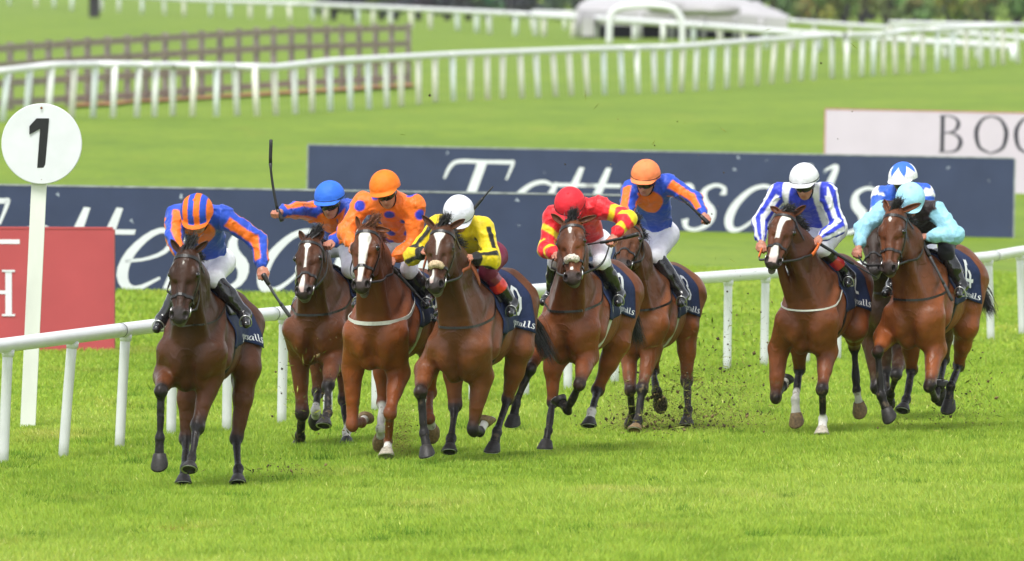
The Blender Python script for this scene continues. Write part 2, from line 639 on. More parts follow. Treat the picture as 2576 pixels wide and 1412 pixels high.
def letter_strips(text, pos, slant=0.0, sub=14, wt=1.0):
    """ribbons in the letter plane: list of (n,2,2) left/right edges"""
    out = []
    for ch, x0 in zip(text, pos):
        for i, st in enumerate(GLYPH[ch]):
            a = np.array(st, float)
            n = sub if len(a) > 2 else 3
            C = catmull(a, n)
            P, wd = C[:, :2].copy(), C[:, 2] * wt
            T = np.gradient(P, axis=0)
            T /= np.linalg.norm(T, axis=1)[:, None] + 1e-9
            Nn = np.stack([-T[:, 1], T[:, 0]], 1)
            E = np.stack([P + Nn * wd[:, None] / 2, P - Nn * wd[:, None] / 2], 1)
            E[..., 0] += x0 + slant * E[..., 1]
            out.append((E, i))
    return out

# ------------------------------------------------------------------ ground
def turf_material(name, blades):
    m, nt, b = new_mat(name)
    N, L = nt.nodes, nt.links
    geo = N.new('ShaderNodeNewGeometry')
    def noise(scale, detail, stretch=(1, 1, 1)):
        mp = N.new('ShaderNodeMapping')
        mp.inputs['Scale'].default_value = stretch
        L.new(geo.outputs['Position'], mp.inputs['Vector'])
        n = N.new('ShaderNodeTexNoise')
        n.inputs['Scale'].default_value = scale
        n.inputs['Detail'].default_value = detail
        L.new(mp.outputs[0], n.inputs['Vector'])
        return n.outputs['Fac']
    def ramp(fac, stops):
        r = N.new('ShaderNodeValToRGB')
        while len(r.color_ramp.elements) < len(stops):
            r.color_ramp.elements.new(.5)
        for e, (p, c) in zip(r.color_ramp.elements, stops):
            e.position, e.color = p, (*c, 1)
        L.new(fac, r.inputs[0])
        return r.outputs[0]
    def mixc(a, b2, fac, mode='MIX'):
        x = N.new('ShaderNodeMix')
        x.data_type, x.blend_type = 'RGBA', mode
        if isinstance(fac, float):
            x.inputs['Factor'].default_value = fac
        else:
            L.new(fac, x.inputs['Factor'])
        L.new(a, x.inputs['A'])
        L.new(b2, x.inputs['B'])
        return x.outputs['Result']
    stops = [(.3, (.268, .440, .046)), (.52, (.326, .505, .058)), (.72, (.384, .548, .084))] if blades else [(.3, (.126, .210, .005)), (.52, (.152, .240, .007)), (.72, (.180, .262, .012))]
    broad = ramp(noise(.16, 3, (1, .5, 0)), stops)
    patch = ramp(noise(1.1, 4, (1, .45, 0)), [(.33, (.80, .85, .78)), (.5, (1, 1, 1)), (.68, (1.10, 1.05, 1.2))])
    tuft = ramp(noise(5.5, 4, (1, .5, 0)), [(.34, (.76, .82, .74)), (.52, (1, 1, 1)), (.7, (1.1, 1.06, 1.18))])
    c = mixc(broad, patch, .9, 'MULTIPLY')
    c = mixc(c, tuft, .8, 'MULTIPLY')
    worn = ramp(noise(.55, 6, (1, .4, 0)), [(.60, (1, 1, 1)), (.70, (1.22, .98, 1.5))])
    c = mixc(c, worn, .8, 'MULTIPLY')
    if blades:
        at_ = N.new('ShaderNodeAttribute')
        at_.attribute_name = 'Col'
        c = mixc(c, at_.outputs['Color'], 1.0, 'MULTIPLY')
    else:
        fine = ramp(noise(26, 4), [(.3, (.6, .65, .5)), (.5, (1, 1, 1)), (.7, (1.3, 1.25, 1.4))])
        c = mixc(c, fine, .7, 'MULTIPLY')
    L.new(c, b.inputs['Base Color'])
    b.inputs['Roughness'].default_value = .75
    b.inputs['Specular IOR Level'].default_value = .2
    if blades:
        tr = N.new('ShaderNodeBsdfTranslucent')
        L.new(c, tr.inputs['Color'])
        ms = N.new('ShaderNodeMixShader')
        ms.inputs[0].default_value = .38
        L.new(b.outputs[0], ms.inputs[1])
        L.new(tr.outputs[0], ms.inputs[2])
        L.new(ms.outputs[0], N['Material Output'].inputs['Surface'])
    return m


M['turf'] = turf_material('turf', False)
M['blade'] = turf_material('grass_blade', True)


def build_ground():
    ys = np.concatenate([np.arange(-60, 140, 20.), np.arange(140, 330, 5.), np.arange(330, 800, 12.), np.geomspace(800, 5000, 40)])
    xs = np.concatenate([-np.geomspace(40, 2500, 14)[::-1], np.linspace(-30, 30, 13), np.geomspace(40, 2500, 14)])
    X, Y = np.meshgrid(xs, ys, indexing='ij')
    Zs = terr(Y, X) + .10 * vnoise(np.stack([X / 30, Y / 40, 0 * X], -1), 2) * smooth01(Y, 300, 360)
    o = Geo().add(np.stack([X, Y, Zs], -1).reshape(-1, 3), grid_faces(len(xs), len(ys))).build('ground', M['turf'])
    tag(o, 'bright green mown racecourse turf', None, None, 'structure')


def build_grass():
    rg = np.random.default_rng(3)
    allv, allc = [], []
    for y0, y1, dens, hh, ww in ((85.5, 100, 1700, .055, .0062), (100, 118, 1250, .052, .0075), (118, 140, 620, .05, .011), (140, 185, 220, .05, .018)):
        n = int((y1 - y0) * (2 * (y0 + y1) / 2 * .049) * dens)
        Y = rg.uniform(y0, y1, n)
        X = rg.uniform(-1, 1, n) * (Y * .049)
        tall = vnoise(np.stack([X * .9, Y * .4, 0 * X], -1), 4)
        tall2 = vnoise(np.stack([X * 4.5, Y * 2.2, 0 * X], -1), 9)
        H = hh * (.7 + .55 * rg.random(n)) * (1 + .35 * tall + .3 * tall2)
        W = ww * (.6 + .8 * rg.random(n))
        az = rg.uniform(0, np.pi, n)
        lean = rg.normal(0, .5, (n, 2)) * H[:, None]
        lean[:, 0] += .25 * H * vnoise(np.stack([X * .7, Y * .3, 0 * X], -1), 14)
        dx, dy = np.cos(az) * W, np.sin(az) * W
        a = np.stack([X - dx, Y - dy, 0 * X - .004], 1)
        b = np.stack([X + dx, Y + dy, 0 * X - .004], 1)
        g0 = terr(Y, X)
        a[:, 2] += g0
        b[:, 2] += g0
        t = np.stack([X + lean[:, 0], Y + lean[:, 1], H + g0], 1)
        allv.append(np.stack([a, b, t], 1).reshape(-1, 3))
        br = .88 + .24 * rg.random(n)
        c = np.stack([br * (1 + .25 * rg.random(n)), br, br * (.8 + .6 * rg.random(n))], 1)
        straw = rg.random(n) < .012
        c[straw] = (2.3, 1.55, 4.0)
        allc.append(np.stack([c * .9, c * .9, c * 1.1], 1).reshape(-1, 3))
    # darker, longer tufts and a few scraped brown spots
    for k in range(150):
        y = rg.uniform(86, 128)
        x = rg.uniform(-1, 1) * y * .045
        n = rg.integers(25, 90)
        sp_ = rg.uniform(.03, .16)
        P = np.stack([rg.normal(x, sp_, n), rg.normal(y, sp_ * 2.2, n), np.zeros(n)], 1)
        brown = rg.random() < .22
        H = rg.uniform(.05, .095, n) * (.5 if brown else 1)
        az = rg.uniform(0, np.pi, n)
        d = np.stack([np.cos(az), np.sin(az), 0 * az], 1) * .006
        t = P + np.stack([rg.normal(0, .03, n), rg.normal(0, .03, n), H], 1)
        allv.append(np.stack([P - d, P + d, t], 1).reshape(-1, 3))
        c = np.tile((.95, .45, .6) if brown else (.52, .62, .5), (n, 1)) * rg.uniform(.8, 1.2, (n, 1))
        allc.append(np.stack([c * .8, c * .8, c * 1.1], 1).reshape(-1, 3))
    v = np.concatenate(allv)
    f = np.arange(len(v)).reshape(-1, 3)
    o = Geo().add(v, f, np.concatenate(allc)).build('grass', M['blade'], colors=True, smooth=False)
    tag(o, 'short bright green grass covering the track', None, None, 'stuff')


build_ground()
build_grass()

# ------------------------------------------------------------------ running rail beside the horses
def build_rail():
    tops = [(20, 8, 1172), (182, 158, 1155), (316, 300, 1130), (436, 430, 1104), (574, 570, 1090), (714, 708, 1070), (828, 824, 1052), (948, 945, 1035),
            (1068, 1066, 1028), (1192, 1190, 1016), (1320, 1320, 1004), (1430, 1428, 986), (1548, 1546, 966), (1640, 1638, 957), (1735, 1733, 946), (1832, 1829, 935),
            (1926, 1922, 925), (2030, 2027, 918), (2108, 2106, 909), (2204, 2203, 897), (2300, 2300, 886), (2396, 2396, 873), (2487, 2493, 861), (2566, 2572, 847), (2640, 2646, 838)]
    railtop = ([0, 400, 655, 1000, 1340, 1740, 2000, 2300, 2480, 2576, 2700], [852, 801, 776, 745, 715, 687, 668, 649, 634, 618, 604])
    pts = []
    base0 = on_ground(tops[0][1], tops[0][2])
    root = thing('running_rail', 'white plastic running rail with round posts beside the galloping horses', 'rail', base0)
    tops = [(-140, -156, 1196)] + tops
    for tx, bx, by in tops:
        b = on_ground(bx, by)
        ry = np.interp(tx, *railtop) if tx >= 0 else 852 + (-tx) * .13
        t = at(tx, ry, b[1])
        t[2] -= .062
        pts.append(t)
        if -60 < tx < 2640:
            p = [b - V(0, 0, .03) - base0, (b * .55 + t * .45) - base0, t - base0 - V(0, 0, .03)]
            tv, tf = tube(catmull(p, 7), .044, 14)
            po = Geo().add(tv, tf).build('post', M['rail'], root)
            tv, tf = tube(np.array([t - V(0, 0, .10), t - V(0, 0, .045)]) - base0, [.05, .056], 14)
            Geo().add(tv, tf).build('socket', M['rail'], po)
    P = catmull(pts, len(pts) * 8) - base0
    n = len(P)
    step = 3 * 8
    for i in range(0, n - 1, step):
        seg = P[i:i + step + 1]
        tv, tf = tube(seg, .063, 18)
        ro = Geo().add(tv, tf).build('rail_section', M['rail'], root)
        if i + step < n - 1:
            d = unit(P[i + step] - P[i + step - 1])
            tv, tf = tube(np.array([P[i + step] - d * .012, P[i + step] + d * .012]), .0655, 18)
            Geo().add(tv, tf).build('joint_ring', M['joint'], ro)


M['joint'] = mat('rail_joint', (.16, .165, .16), .6, .3)
build_rail()

# ------------------------------------------------------------------ furlong marker
M['sign_white'] = mat('sign_white', (.66, .68, .70), .45, .4, var=.05, scale=6)
M['post_white'] = mat('post_white', (.70, .72, .66), .6, .3, var=.10, scale=4, stretch=(1, 1, .3))
M['ink'] = mat('black_paint', (.012, .013, .014), .5, .4, var=.1)
M['rust'] = mat('rusty_bolt', (.18, .08, .03), .7, .3, var=.3)


def build_marker():
    b = on_ground(70, 1076)
    Y = b[1]
    c = at(106, 362, Y)
    root = thing('distance_marker', 'round white marker disc with a black number one on a white post', 'marker', b)
    t = at(98, 470, Y)
    ax = unit(t - b)
    top = t + ax * .3
    L = np.linalg.norm(top - b)
    u = unit(V(1, 0, 0) - ax * ax[0])
    w = np.cross(ax, u)
    v, f = box(ax * L / 2, (.138, .11, L + .1), np.stack([u, w, ax], 1))
    Geo().add(v, f).build('post', M['post_white'], root, smooth=False)
    r = .372
    yv = V(-.05, -1, .03)
    yv = unit(yv)
    prof = [(.001, 0), (r - .006, 0), (r, .006), (r, .026), (r - .006, .032), (.001, .032)]
    lv, lf = lathe(prof, 64, yv, c - b + V(0, -.07, 0))
    d = Geo().add(lv, lf).build('disc', M['sign_white'], root, smooth=False)
    # numeral: flag and stem, slightly leaning
    s = Y / FPX
    face = c - b + V(0, -.07, 0) + yv * .0365
    px = lambda x, y: face + V((x - 106) * s, 0, (362 - y) * s)
    poly = [(93.5, 298), (125, 298), (115, 422.5), (95, 422.5), (102.5, 324), (75.5, 339), (75.5, 318)]
    vv = np.array([px(*p) for p in poly])
    vv = np.vstack([vv, vv + yv * .003])
    # triangulated front
    g = Geo()
    g.add(vv, np.array([(8, 9, 10), (8, 10, 11), (8, 11, 7), (7, 11, 13), (11, 12, 13)]))
    g.add(vv, np.array([(i, (i + 1) % 7, (i + 1) % 7 + 7, i + 7) for i in range(7)]))
    g.build('numeral', M['ink'], d, smooth=False)
    for yy in (272, 452):
        lv, lf = lathe([(.001, .006), (.011, .004), (.012, 0)], 10, yv, face + V(0, 0, (362 - yy) * s))
        Geo().add(lv, lf).build('bolt', M['rust'], d)


build_marker()

# ------------------------------------------------------------------ advertising boards
M['board_navy'] = mat('board_navy', (.040, .054, .112), .55, .3, var=.10, scale=2.2, bump=.05, bscale=30)
M['board_red'] = mat('board_red', (.45, .075, .082), .55, .3, var=.06, scale=2.0)
M['board_pink'] = mat('board_pink', (.62, .545, .64), .55, .3, var=.04, scale=1.5)
M['board_edge'] = mat('board_edge', (.30, .32, .33), .7, .2, var=.3, scale=8)
M['red_edge'] = mat('board_red_edge', (.55, .2, .2), .7, .2, var=.2, scale=8)
M['letter'] = mat('board_letter', (.72, .74, .78), .55, .3, var=.05, scale=3)
M['scuff'] = mat('board_scuff', (.34, .38, .46), .7, .2, var=.3, scale=12)


class Board:
    def __init__(s, name, label, xl, xr, topl, topr, h, panel, edge, group='advertising boards on the infield turf'):
        """xl,xr picture columns; topl, topr picture rows of the top edge; stands on the ground, h tall"""
        s.h = h
        ends = []
        for x, y in ((xl, topl), (xr, topr)):
            d = ray(x, y)
            Xs = d[0] / d[1] * _YS
            k = np.argmax(CAMZ + d[2] / d[1] * _YS < terr(_YS, Xs) + h)
            ends.append(V(Xs[k], _YS[k], terr(_YS[k], Xs[k])))
        s.L, s.R = ends
        s.w = np.linalg.norm(s.R - s.L)
        s.u = unit(s.R - s.L)
        s.n = unit(np.cross(s.u, V(0, 0, 1)))
        if s.n[1] > 0:
            s.n = -s.n
        s.root = thing(name, label, 'board', s.L, 0, group)
        s.up = np.cross(s.u, s.n)
        if s.up[2] < 0:
            s.up = -s.up
        R = np.stack([s.u, s.n, s.up], 1)
        s.Rm = R
        v, f = box(s.u * s.w / 2 + V(0, 0, h / 2), (s.w, .05, h), R)
        s.panel = Geo().add(v, f).build('panel', M[panel], s.root, smooth=False)
        v, f = box(s.u * s.w / 2 + V(0, 0, h + .012), (s.w, .062, .024), R)
        Geo().add(v, f).build('top_trim', M[edge], s.root, smooth=False)
        for k, e in ((0, -.012), (1, s.w + .012)):
            v, f = box(s.u * e + V(0, 0, h / 2), (.024, .062, h), R)
            Geo().add(v, f).build('end_trim', M[edge], s.root, smooth=False)
        nst = max(2, int(s.w / 2.4) + 1)
        for i in range(nst):
            e = .15 + (s.w - .3) * i / (nst - 1)
            p = s.u * e
            tv, tf = tube(np.array([p + V(0, 0, h * .9) - s.n * .04, p - s.n * .75 + V(0, 0, -.02)]), .022, 6)
            Geo().add(tv, tf).build('strut', M[edge], s.root)

    def at_px(s, x, y):
        """metres along and up the panel where a sight line meets it"""
        d = ray(x, y)
        t = ((s.L - CAM0) @ s.n) / (d @ s.n)
        p = CAM0 + d * t - s.L
        return p @ s.u, p @ s.up

    def write(s, text, xs, z0, xh, slant, mtl='letter', xscale=1.0, name='letter', wt=.90):
        """xs in metres along the board; one part per letter"""
        for ch, x0 in zip(text, xs):
            g = Geo()
            for E, i in letter_strips(ch, [0], slant, 26, wt):
                off = .0285 + .0012 * i
                P = E[..., :1] * xh * xscale * s.u + E[..., 1:] * xh * s.up + s.u * x0 + s.up * z0 + s.n * off
                g.add(P.reshape(-1, 3), grid_faces(len(E), 2))
            g.build(name, M[mtl], s.panel, smooth=False)

    def scuffs(s, n, seed):
        rg = np.random.default_rng(seed)
        for i in range(n):
            x, z = rg.uniform(.3, s.w - .3), s.h - abs(rg.normal(0, .25)) - .06
            if z < .2:
                continue
            k = rg.integers(5, 8)
            a = np.sort(rg.uniform(0, 2 * np.pi, k))
            rr = rg.uniform(.01, .05, k)
            P = s.u * (x + (rr * np.cos(a)))[:, None] + s.up * (z + rr * .9 * np.sin(a))[:, None] + s.n * .0268
            c = P.mean(0)
            v = np.vstack([P, c])
            Geo().add(v, np.array([(j, (j + 1) % k, k) for j in range(k)])).build('paint_scuff', M['scuff'], s.panel, smooth=False)


TXS = np.array([1078, 1258, 1368, 1436, 1520, 1620, 1706, 1815, 1940, 2005, 2088.]) - 1129


def build_boards():
    b1 = Board('advertising_board', 'navy board with large white lettering, nearer of the two, behind the leading horses', -90, 1640, 466.5, 495, 1.37, 'board_navy', 'board_edge')
    b1.write('Tattersalls', [b1.at_px(1 + 1.21 * (x + 1129 - 1290), 600)[0] for x in TXS], .02, .82, .29, xscale=1.03)
    b1.scuffs(16, 4)
    b2 = Board('advertising_board', 'navy board with large white lettering, farther of the two, behind the right-hand horses', 775, 2550, 366, 400, 1.37, 'board_navy', 'board_edge')
    b2.write('Tattersalls', [b2.at_px(x + 1129, 500)[0] for x in TXS], .02, .80, .29, xscale=1.08)
    b2.scuffs(14, 8)
    b3 = Board('advertising_board', 'plain red board with a cropped white letter at the left edge', -330, 283, 575, 577, 1.38, 'board_red', 'board_red')
    x0, z0 = b3.at_px(-44, 795)
    b3.write('H', [x0], z0, .37, 0, xscale=.92)
    x1, z1 = b3.at_px(5, 608)
    v, f = box(b3.u * x1 + b3.up * z1 + b3.n * .027, (.42, .004, .05), b3.Rm)
    Geo().add(v, f).build('stripe', M['letter'], b3.panel, smooth=False)
    b4 = Board('advertising_board', 'pale pink board with dark serif letters at the right edge', 2076, 2900, 276, 293, 1.70, 'board_pink', 'red_edge')
    z4 = b4.at_px(2400, 384)[1]
    b4.write('BOO', [b4.at_px(x, 384)[0] for x in (2362, 2452, 2552)], z4, .56, 0, mtl='letter_dark', xscale=1.0)


M['letter_dark'] = mat('board_letter_dark', (.03, .03, .045), .6, .3, var=.1)
build_boards()

# ------------------------------------------------------------------ far white fence with many leaning posts
TINTS = [mat('fence_white_%s' % n, c, .5, .35, var=.06, scale=3) for n, c in (('cool', (.76, .81, .81)), ('plain', (.81, .82, .80)), ('cream', (.79, .77, .69)))]


def far_fence(name, label, posts, basexy, railxy, rr, pr, tilt, group=None, seed=1, extra=None):
    rg = np.random.default_rng(seed)
    b0 = on_ground(posts[len(posts) // 2], np.interp(posts[len(posts) // 2], *basexy))
    root = thing(name, label, 'fence', b0, 0, group)
    tops = []
    for i, x in enumerate(posts):
        by = float(np.interp(x, *basexy))
        bx = x + float(np.interp(x, *tilt)) + rg.normal(0, 2.2)
        b = on_ground(bx, by + rg.normal(0, 1.0))
        t = at(x, float(np.interp(x, *railxy)), b[1])
        tops.append(t)
        tv, tf = tube(np.array([b - V(0, 0, .05), t - V(0, 0, .02)]) - b0, pr, 8)
        Geo().add(tv, tf).build('post', TINTS[rg.integers(0, 3)], root)
    P = catmull(np.array(tops), len(tops) * 4) - b0
    step = 16
    for i in range(0, len(P) - 1, step):
        tv, tf = tube(P[i:i + step + 1], rr, 10)
        Geo().add(tv, tf).build('rail_section', M['rail'], root)


FP = [-30, 20, 75, 130, 188, 241, 289, 350, 392, 435, 489, 544, 591, 640, 690, 740, 785, 830, 879, 925, 970, 1008, 1053, 1095, 1138, 1183, 1225, 1265]
FP += [1288 + z / 2 for z in (40, 120, 205, 285, 365, 460, 545, 627, 712, 787, 862, 932, 1010, 1085, 1162, 1240, 1325, 1395, 1465, 1530, 1610, 1685, 1765, 1820, 1868, 1925, 1995, 2065, 2140, 2215, 2285, 2355, 2415, 2470, 2535, 2610)]
far_fence('white_fence', 'long white rail fence with many thin leaning posts behind the boards', FP,
          ([-40, 20, 241, 544, 690, 830, 970, 1095, 1265, 1308, 1470, 1719, 1869, 2053, 2222, 2395, 2555, 2620], [307, 305, 296, 293, 290, 279, 270, 256, 248, 247, 238, 228, 215, 200, 190, 178, 163, 158]),
          ([-40, 0, 125, 250, 500, 690, 825, 970, 1150, 1288, 1463, 1713, 1913, 2088, 2238, 2288, 2438, 2576, 2640], [183, 180, 165, 162, 166, 170, 155, 147, 137, 132, 125, 118, 102, 90, 86, 77, 70, 65, 62]),
          .098, .084, ([0, 241, 544, 690, 1300, 1440, 1719, 1950, 2250, 2576], [-12, -7, 0, 3, 3, 8, 0, -8, 2, 2]))
PB = [20, 92, 136, 182, 255, 300, 358, 412, 463, 530, 578, 630, 680, 728, 785, 820, 900, 940, 983, 1035, 1083, 1150, 1200, 1230, 1300, 1345, 1370, 1445, 1500, 1598, 1670, 1745, 1810, 1870, 1930, 1990, 2060, 2130, 2200, 2290, 2380, 2460, 2550]
far_fence('white_fence', 'white fence crossing the far turf below the bushes', PB,
          ([0, 90, 360, 630, 900, 1150, 1300, 1450, 1600, 1700, 2000, 2300, 2600], [15, 19, 33, 48, 61, 78, 90, 98, 105, 108, 126, 142, 155]),
          ([0, 430, 500, 750, 1000, 1288, 1490, 1790, 2000, 2300, 2600], [-25, -3, 1, 10, 21, 35, 47, 66, 84, 104, 122]),
          .17, .15, ([0, 2576], [0, 0]), seed=3)
PC = [1340, 1420, 1510, 1600, 1690, 1780, 1870, 1960, 2050, 2140, 2230, 2320, 2410, 2500, 2590]
far_fence('white_fence', 'pale farther fence along the foot of the bushes', PC,
          ([1300, 1960, 2300, 2600], [72, 82, 106, 126]), ([1300, 1960, 2300, 2600], [29, 51, 76, 98]), .14, .12, ([0, 2576], [0, 0]), seed=5)
far_fence('white_fence', 'white fence at the far right edge above the main white fence', [2240, 2310, 2380, 2450, 2520, 2590],
          ([2200, 2600], [104, 116]), ([2200, 2600], [57, 66]), .13, .12, ([0, 2576], [0, 0]), seed=6)

# ------------------------------------------------------------------ timber fence
M['timber'] = mat('weathered_timber', (.32, .265, .225), .85, .15, var=.3, scale=3, stretch=(1, 1, 4))
M['timber_dark'] = mat('dark_timber_post', (.245, .215, .195), .85, .15, var=.3, scale=3)
M['soil'] = mat('bare_soil', (.36, .20, .09), .9, .1, var=.3, scale=1.2)


def timber_fence():
    xs = [-22, 25, 75, 122, 172, 220, 270, 320, 367, 415, 463, 507, 553, 600, 645, 688, 733, 778, 822, 860, 903, 945, 985, 1027]
    base = ([-30, 0, 1030], [280, 277, 214])
    rails = [([-30, 0, 330, 700, 1032], [125, 122, 101, 79, 71]), ([-30, 0, 330, 700, 1032], [168, 165, 142, 120, 110]),
             ([-30, 0, 330, 700, 1032], [213, 210, 190, 168, 152]), ([-30, 0, 330, 700, 1032], [262, 259, 240, 212, 194])]
    b0 = on_ground(500, float(np.interp(500, *base)))
    root = thing('timber_fence', 'weathered brown timber fence with four rails at upper left', 'fence', b0)
    G = [on_ground(x, float(np.interp(x, *base))) for x in xs]
    for x, b in zip(xs, G):
        t = at(x, float(np.interp(x, *rails[0])) - 5, b[1] + .12)
        c = (b + t) / 2 - b0
        v, f = box(c + V(0, .09, 0), (.19, .12, t[2] - b[2] + .2))
        Geo().add(v, f).build('post', M['timber_dark'], root, smooth=False)
    for r in rails:
        for i in range(0, len(xs) - 1, 2):
            j = min(i + 2, len(xs) - 1)
            P = [at(xs[k], float(np.interp(xs[k], *r)), G[k][1]) - b0 for k in (i, j)]
            d = P[1] - P[0]
            u = unit(d)
            w = unit(np.cross(V(0, 0, 1), u))
            v, f = box((P[0] + P[1]) / 2, (np.linalg.norm(d) - .01, .06, .19), np.stack([u, w, np.cross(u, w)], 1))
            Geo().add(v, f).build('rail', M['timber'], root, smooth=False)
    # worn soil strip at its foot
    P = np.array([[on_ground(x, float(np.interp(x, *base)) + o) + V(0, 0, .03) for o in (-1, 6)] for x in np.linspace(180, 1040, 24)])
    P[:, 1] += np.random.default_rng(2).normal(0, 1.2, (24, 1)) * V(0, 1, 0)
    P[..., 2] = terr(P[..., 1], P[..., 0]) + .05
    o = Geo().add(P.reshape(-1, 3), grid_faces(24, 2)).build('soil_strip', M['soil'])
    tag(o, 'strip of bare orange soil at the foot of the timber fence', None, None, 'structure')


timber_fence()

# ------------------------------------------------------------------ white hoop and canvas shelter
def hoop():
    bl, br_ = on_ground(1532, 110), on_ground(1716, 122)
    Y = bl[1]
    s = Y / FPX
    root = thing('white_hoop', 'tall white tubular hoop with rounded corners on the far turf', 'hoop', bl)
    P = [(1532, 112), (1534, 60), (1540, 34), (1560, 20), (1600, 15), (1650, 15), (1690, 22), (1708, 38), (1716, 62), (1717, 115)]
    W = catmull(np.array([at(x, y, Y) - bl for x, y in P]), 50)
    tv, tf = tube(W[:14], 8.5 * s, 12)
    Geo().add(tv, tf).build('upright', M['rail'], root)
    tv, tf = tube(W[13:37], 8.5 * s, 12)
    Geo().add(tv, tf).build('crossbar', M['rail'], root)
    tv, tf = tube(W[36:], 8.5 * s, 12)
    Geo().add(tv, tf).build('upright', M['rail'], root)


M['canvas'] = mat('canvas_white', (.44, .43, .44), .7, .25, var=.10, scale=.5)
M['canvas_grey'] = mat('canvas_grey', (.36, .35, .35), .8, .2, var=.2, scale=.6)
M['interior_shade'] = mat('painted_interior_shade', (.03, .032, .036), .8, .1, var=.2)  # near-black colour standing in for the shadow beneath the shelter


def shelter():
    b = on_ground(1720, 99)
    Y = float(b[1])
    s = Y / FPX
    root = thing('canvas_shelter', 'long low white canvas shelter with lumpy roof and dark open base', 'shelter', b)
    px = lambda x, y, d=0.0: at(x, y, Y + d) - b
    zb = 0.0
    # roof: lumpy sheet between eaves, ridge varying along its length
    xs = np.linspace(1452, 1985, 40)
    ridge = np.interp(xs, [1452, 1480, 1560, 1640, 1720, 1800, 1850, 1900, 1985], [26, 4, -6, -8, -10, -9, -2, 10, 48])
    eave = np.interp(xs, [1452, 1640, 1700, 1850, 1985], [30, 36, 36, 42, 52])
    rg = np.random.default_rng(5)
    G = np.zeros((40, 8, 3))
    for i, x in enumerate(xs):
        for j in range(8):
            u = j / 7
            if u <= .5:
                y = eave[i] + (ridge[i] - eave[i]) * math.sin(u * math.pi)
            else:
                y = eave[i] + (ridge[i] - eave[i]) * math.sin(u * math.pi)
            G[i, j] = px(x, y + rg.normal(0, 2.2) * math.sin(u * math.pi), -3 + 8 * u)
    v, f = sheet(G, -.15)
    Geo().add(v, f).build('roof', M['canvas'], root)
    # upper wall panels
    edges = [1455, 1530, 1610, 1690, 1770, 1850, 1915, 1982]
    for a, c in zip(edges[:-1], edges[1:]):
        ya, yc = np.interp([a, c], [1452, 1640, 1700, 1850, 1985], [30, 36, 36, 42, 52])
        low = 64 if a < 1700 else 78
        P0, P1, P2, P3 = px(a + 1, ya - 2, -3.1), px(c - 1, yc - 2, -3.1), px(c - 1, low, -3.1), px(a + 1, low, -3.1)
        g = Geo()
        v = np.array([P0, P1, P2, P3])
        v = np.vstack([v, v + V(0, .12, 0)])
        g.add(v, np.array([(3, 2, 1, 0), (4, 5, 6, 7), (0, 1, 5, 4), (2, 3, 7, 6), (1, 2, 6, 5), (3, 0, 4, 7)]))
        g.build('wall_panel', M['canvas'], root, smooth=False)
        tv, tf = tube(np.array([px(a, ya, -3.3), px(a, 98, -3.3)]), .13, 8)
        Geo().add(tv, tf).build('upright', M['canvas'], root)
    # stacked grey covers on the roof
    for x0, x1, y0 in ((1720, 1775, 24), (1775, 1835, 26), (1655, 1700, 20)):
        Fd = Field(.25)
        for k in range(4):
            p = px(x0 + (x1 - x0) * k / 3, y0 + rg.normal(0, 1), -4.2)
            Fd.ell(p, (.75, .6, .25), .2)
        Fd.solve()
        Geo().add(*Fd.mesh()).build('folded_cover', M['canvas_grey'], root)
    v, f = box(px(1710, 82, 1.5), ((1960 - 1465) * s, .3, 40 * s))  # dark sheet added so the open base reads as deep shade
    Geo().add(v, f).build('shade_backing', M['interior_shade'], root, smooth=False)
    v, f = box(px(1478, 68, -4), (30 * s, 1.4, 46 * s))
    Geo().add(v, f).build('end_cabin', M['canvas'], root, smooth=False)


hoop()
shelter()

# ------------------------------------------------------------------ bushes and trees beyond the course
def leaf_mat(name, c):
    return mat(name, c, .7, .2, var=.35, scale=.6, attr=True)


M['leaf'] = leaf_mat('bush_leaves', (1, 1, 1))
M['bark'] = mat('bark', (.045, .042, .045), .9, .1, var=.3, scale=4)


def bush(name, label, p, rx, rz, col, n, seed, cat, group, trunk=1.0):
    """crown of many leaf-sized faces over lumps, on a branched trunk"""
    rg = np.random.default_rng(seed)
    root = thing(name, label, cat, p, 0, group)
    g = Geo()
    h0 = trunk
    for k in range(5):
        a = rg.uniform(0, 6.28)
        e = V(math.cos(a) * rx * .5, math.sin(a) * rx * .4, h0 + rz * rg.uniform(.6, 1.2))
        tv, tf = tube(catmull([V(0, 0, -.2), V(e[0] * .2, e[1] * .2, h0), e], 7), np.linspace(.1 * rz + .08, .04, 7), 6)
        g.add(tv, tf)
    g.build('trunk', M['bark'], root)
    lumps = [(V(rg.uniform(-.75, .75) * rx, rg.uniform(-.5, .5) * rx, h0 + rz * rg.uniform(.35, 1.5)), rg.uniform(.3, .55)) for _ in range(14)]
    vs, cs = [], []
    per = n // len(lumps)
    for c, r in lumps:
        d = rg.normal(0, 1, (per, 3))
        d /= np.linalg.norm(d, axis=1)[:, None]
        rad = r * (.55 + .5 * rg.random(per))
        P = c + d * rad[:, None] * np.array([rx, rx * .8, rz])
        sz = rg.uniform(.10, .24, per)[:, None] * (.5 + .12 * rz)
        a = unit(rg.normal(0, 1, 3))
        A = rg.normal(0, 1, (per, 3))
        A /= np.linalg.norm(A, axis=1)[:, None]
        Bv = np.cross(A, d + .01)
        Bv /= np.linalg.norm(Bv, axis=1)[:, None] + 1e-6
        vs.append(np.stack([P - A * sz, P + Bv * sz * .8, P + A * sz, P - Bv * sz * .8], 1).reshape(-1, 3))
        cc = np.array(col) * (.65 + .6 * rg.random((per, 1))) * (1 + .25 * rg.normal(0, 1, (1, 3)) * np.array([.8, .4, .5]))
        cs.append(np.repeat(np.clip(cc, .005, 1), 4, 0))
    v = np.concatenate(vs)
    Geo().add(v, np.arange(len(v)).reshape(-1, 4), np.concatenate(cs)).build('crown', M['leaf'], root, colors=True, smooth=False)


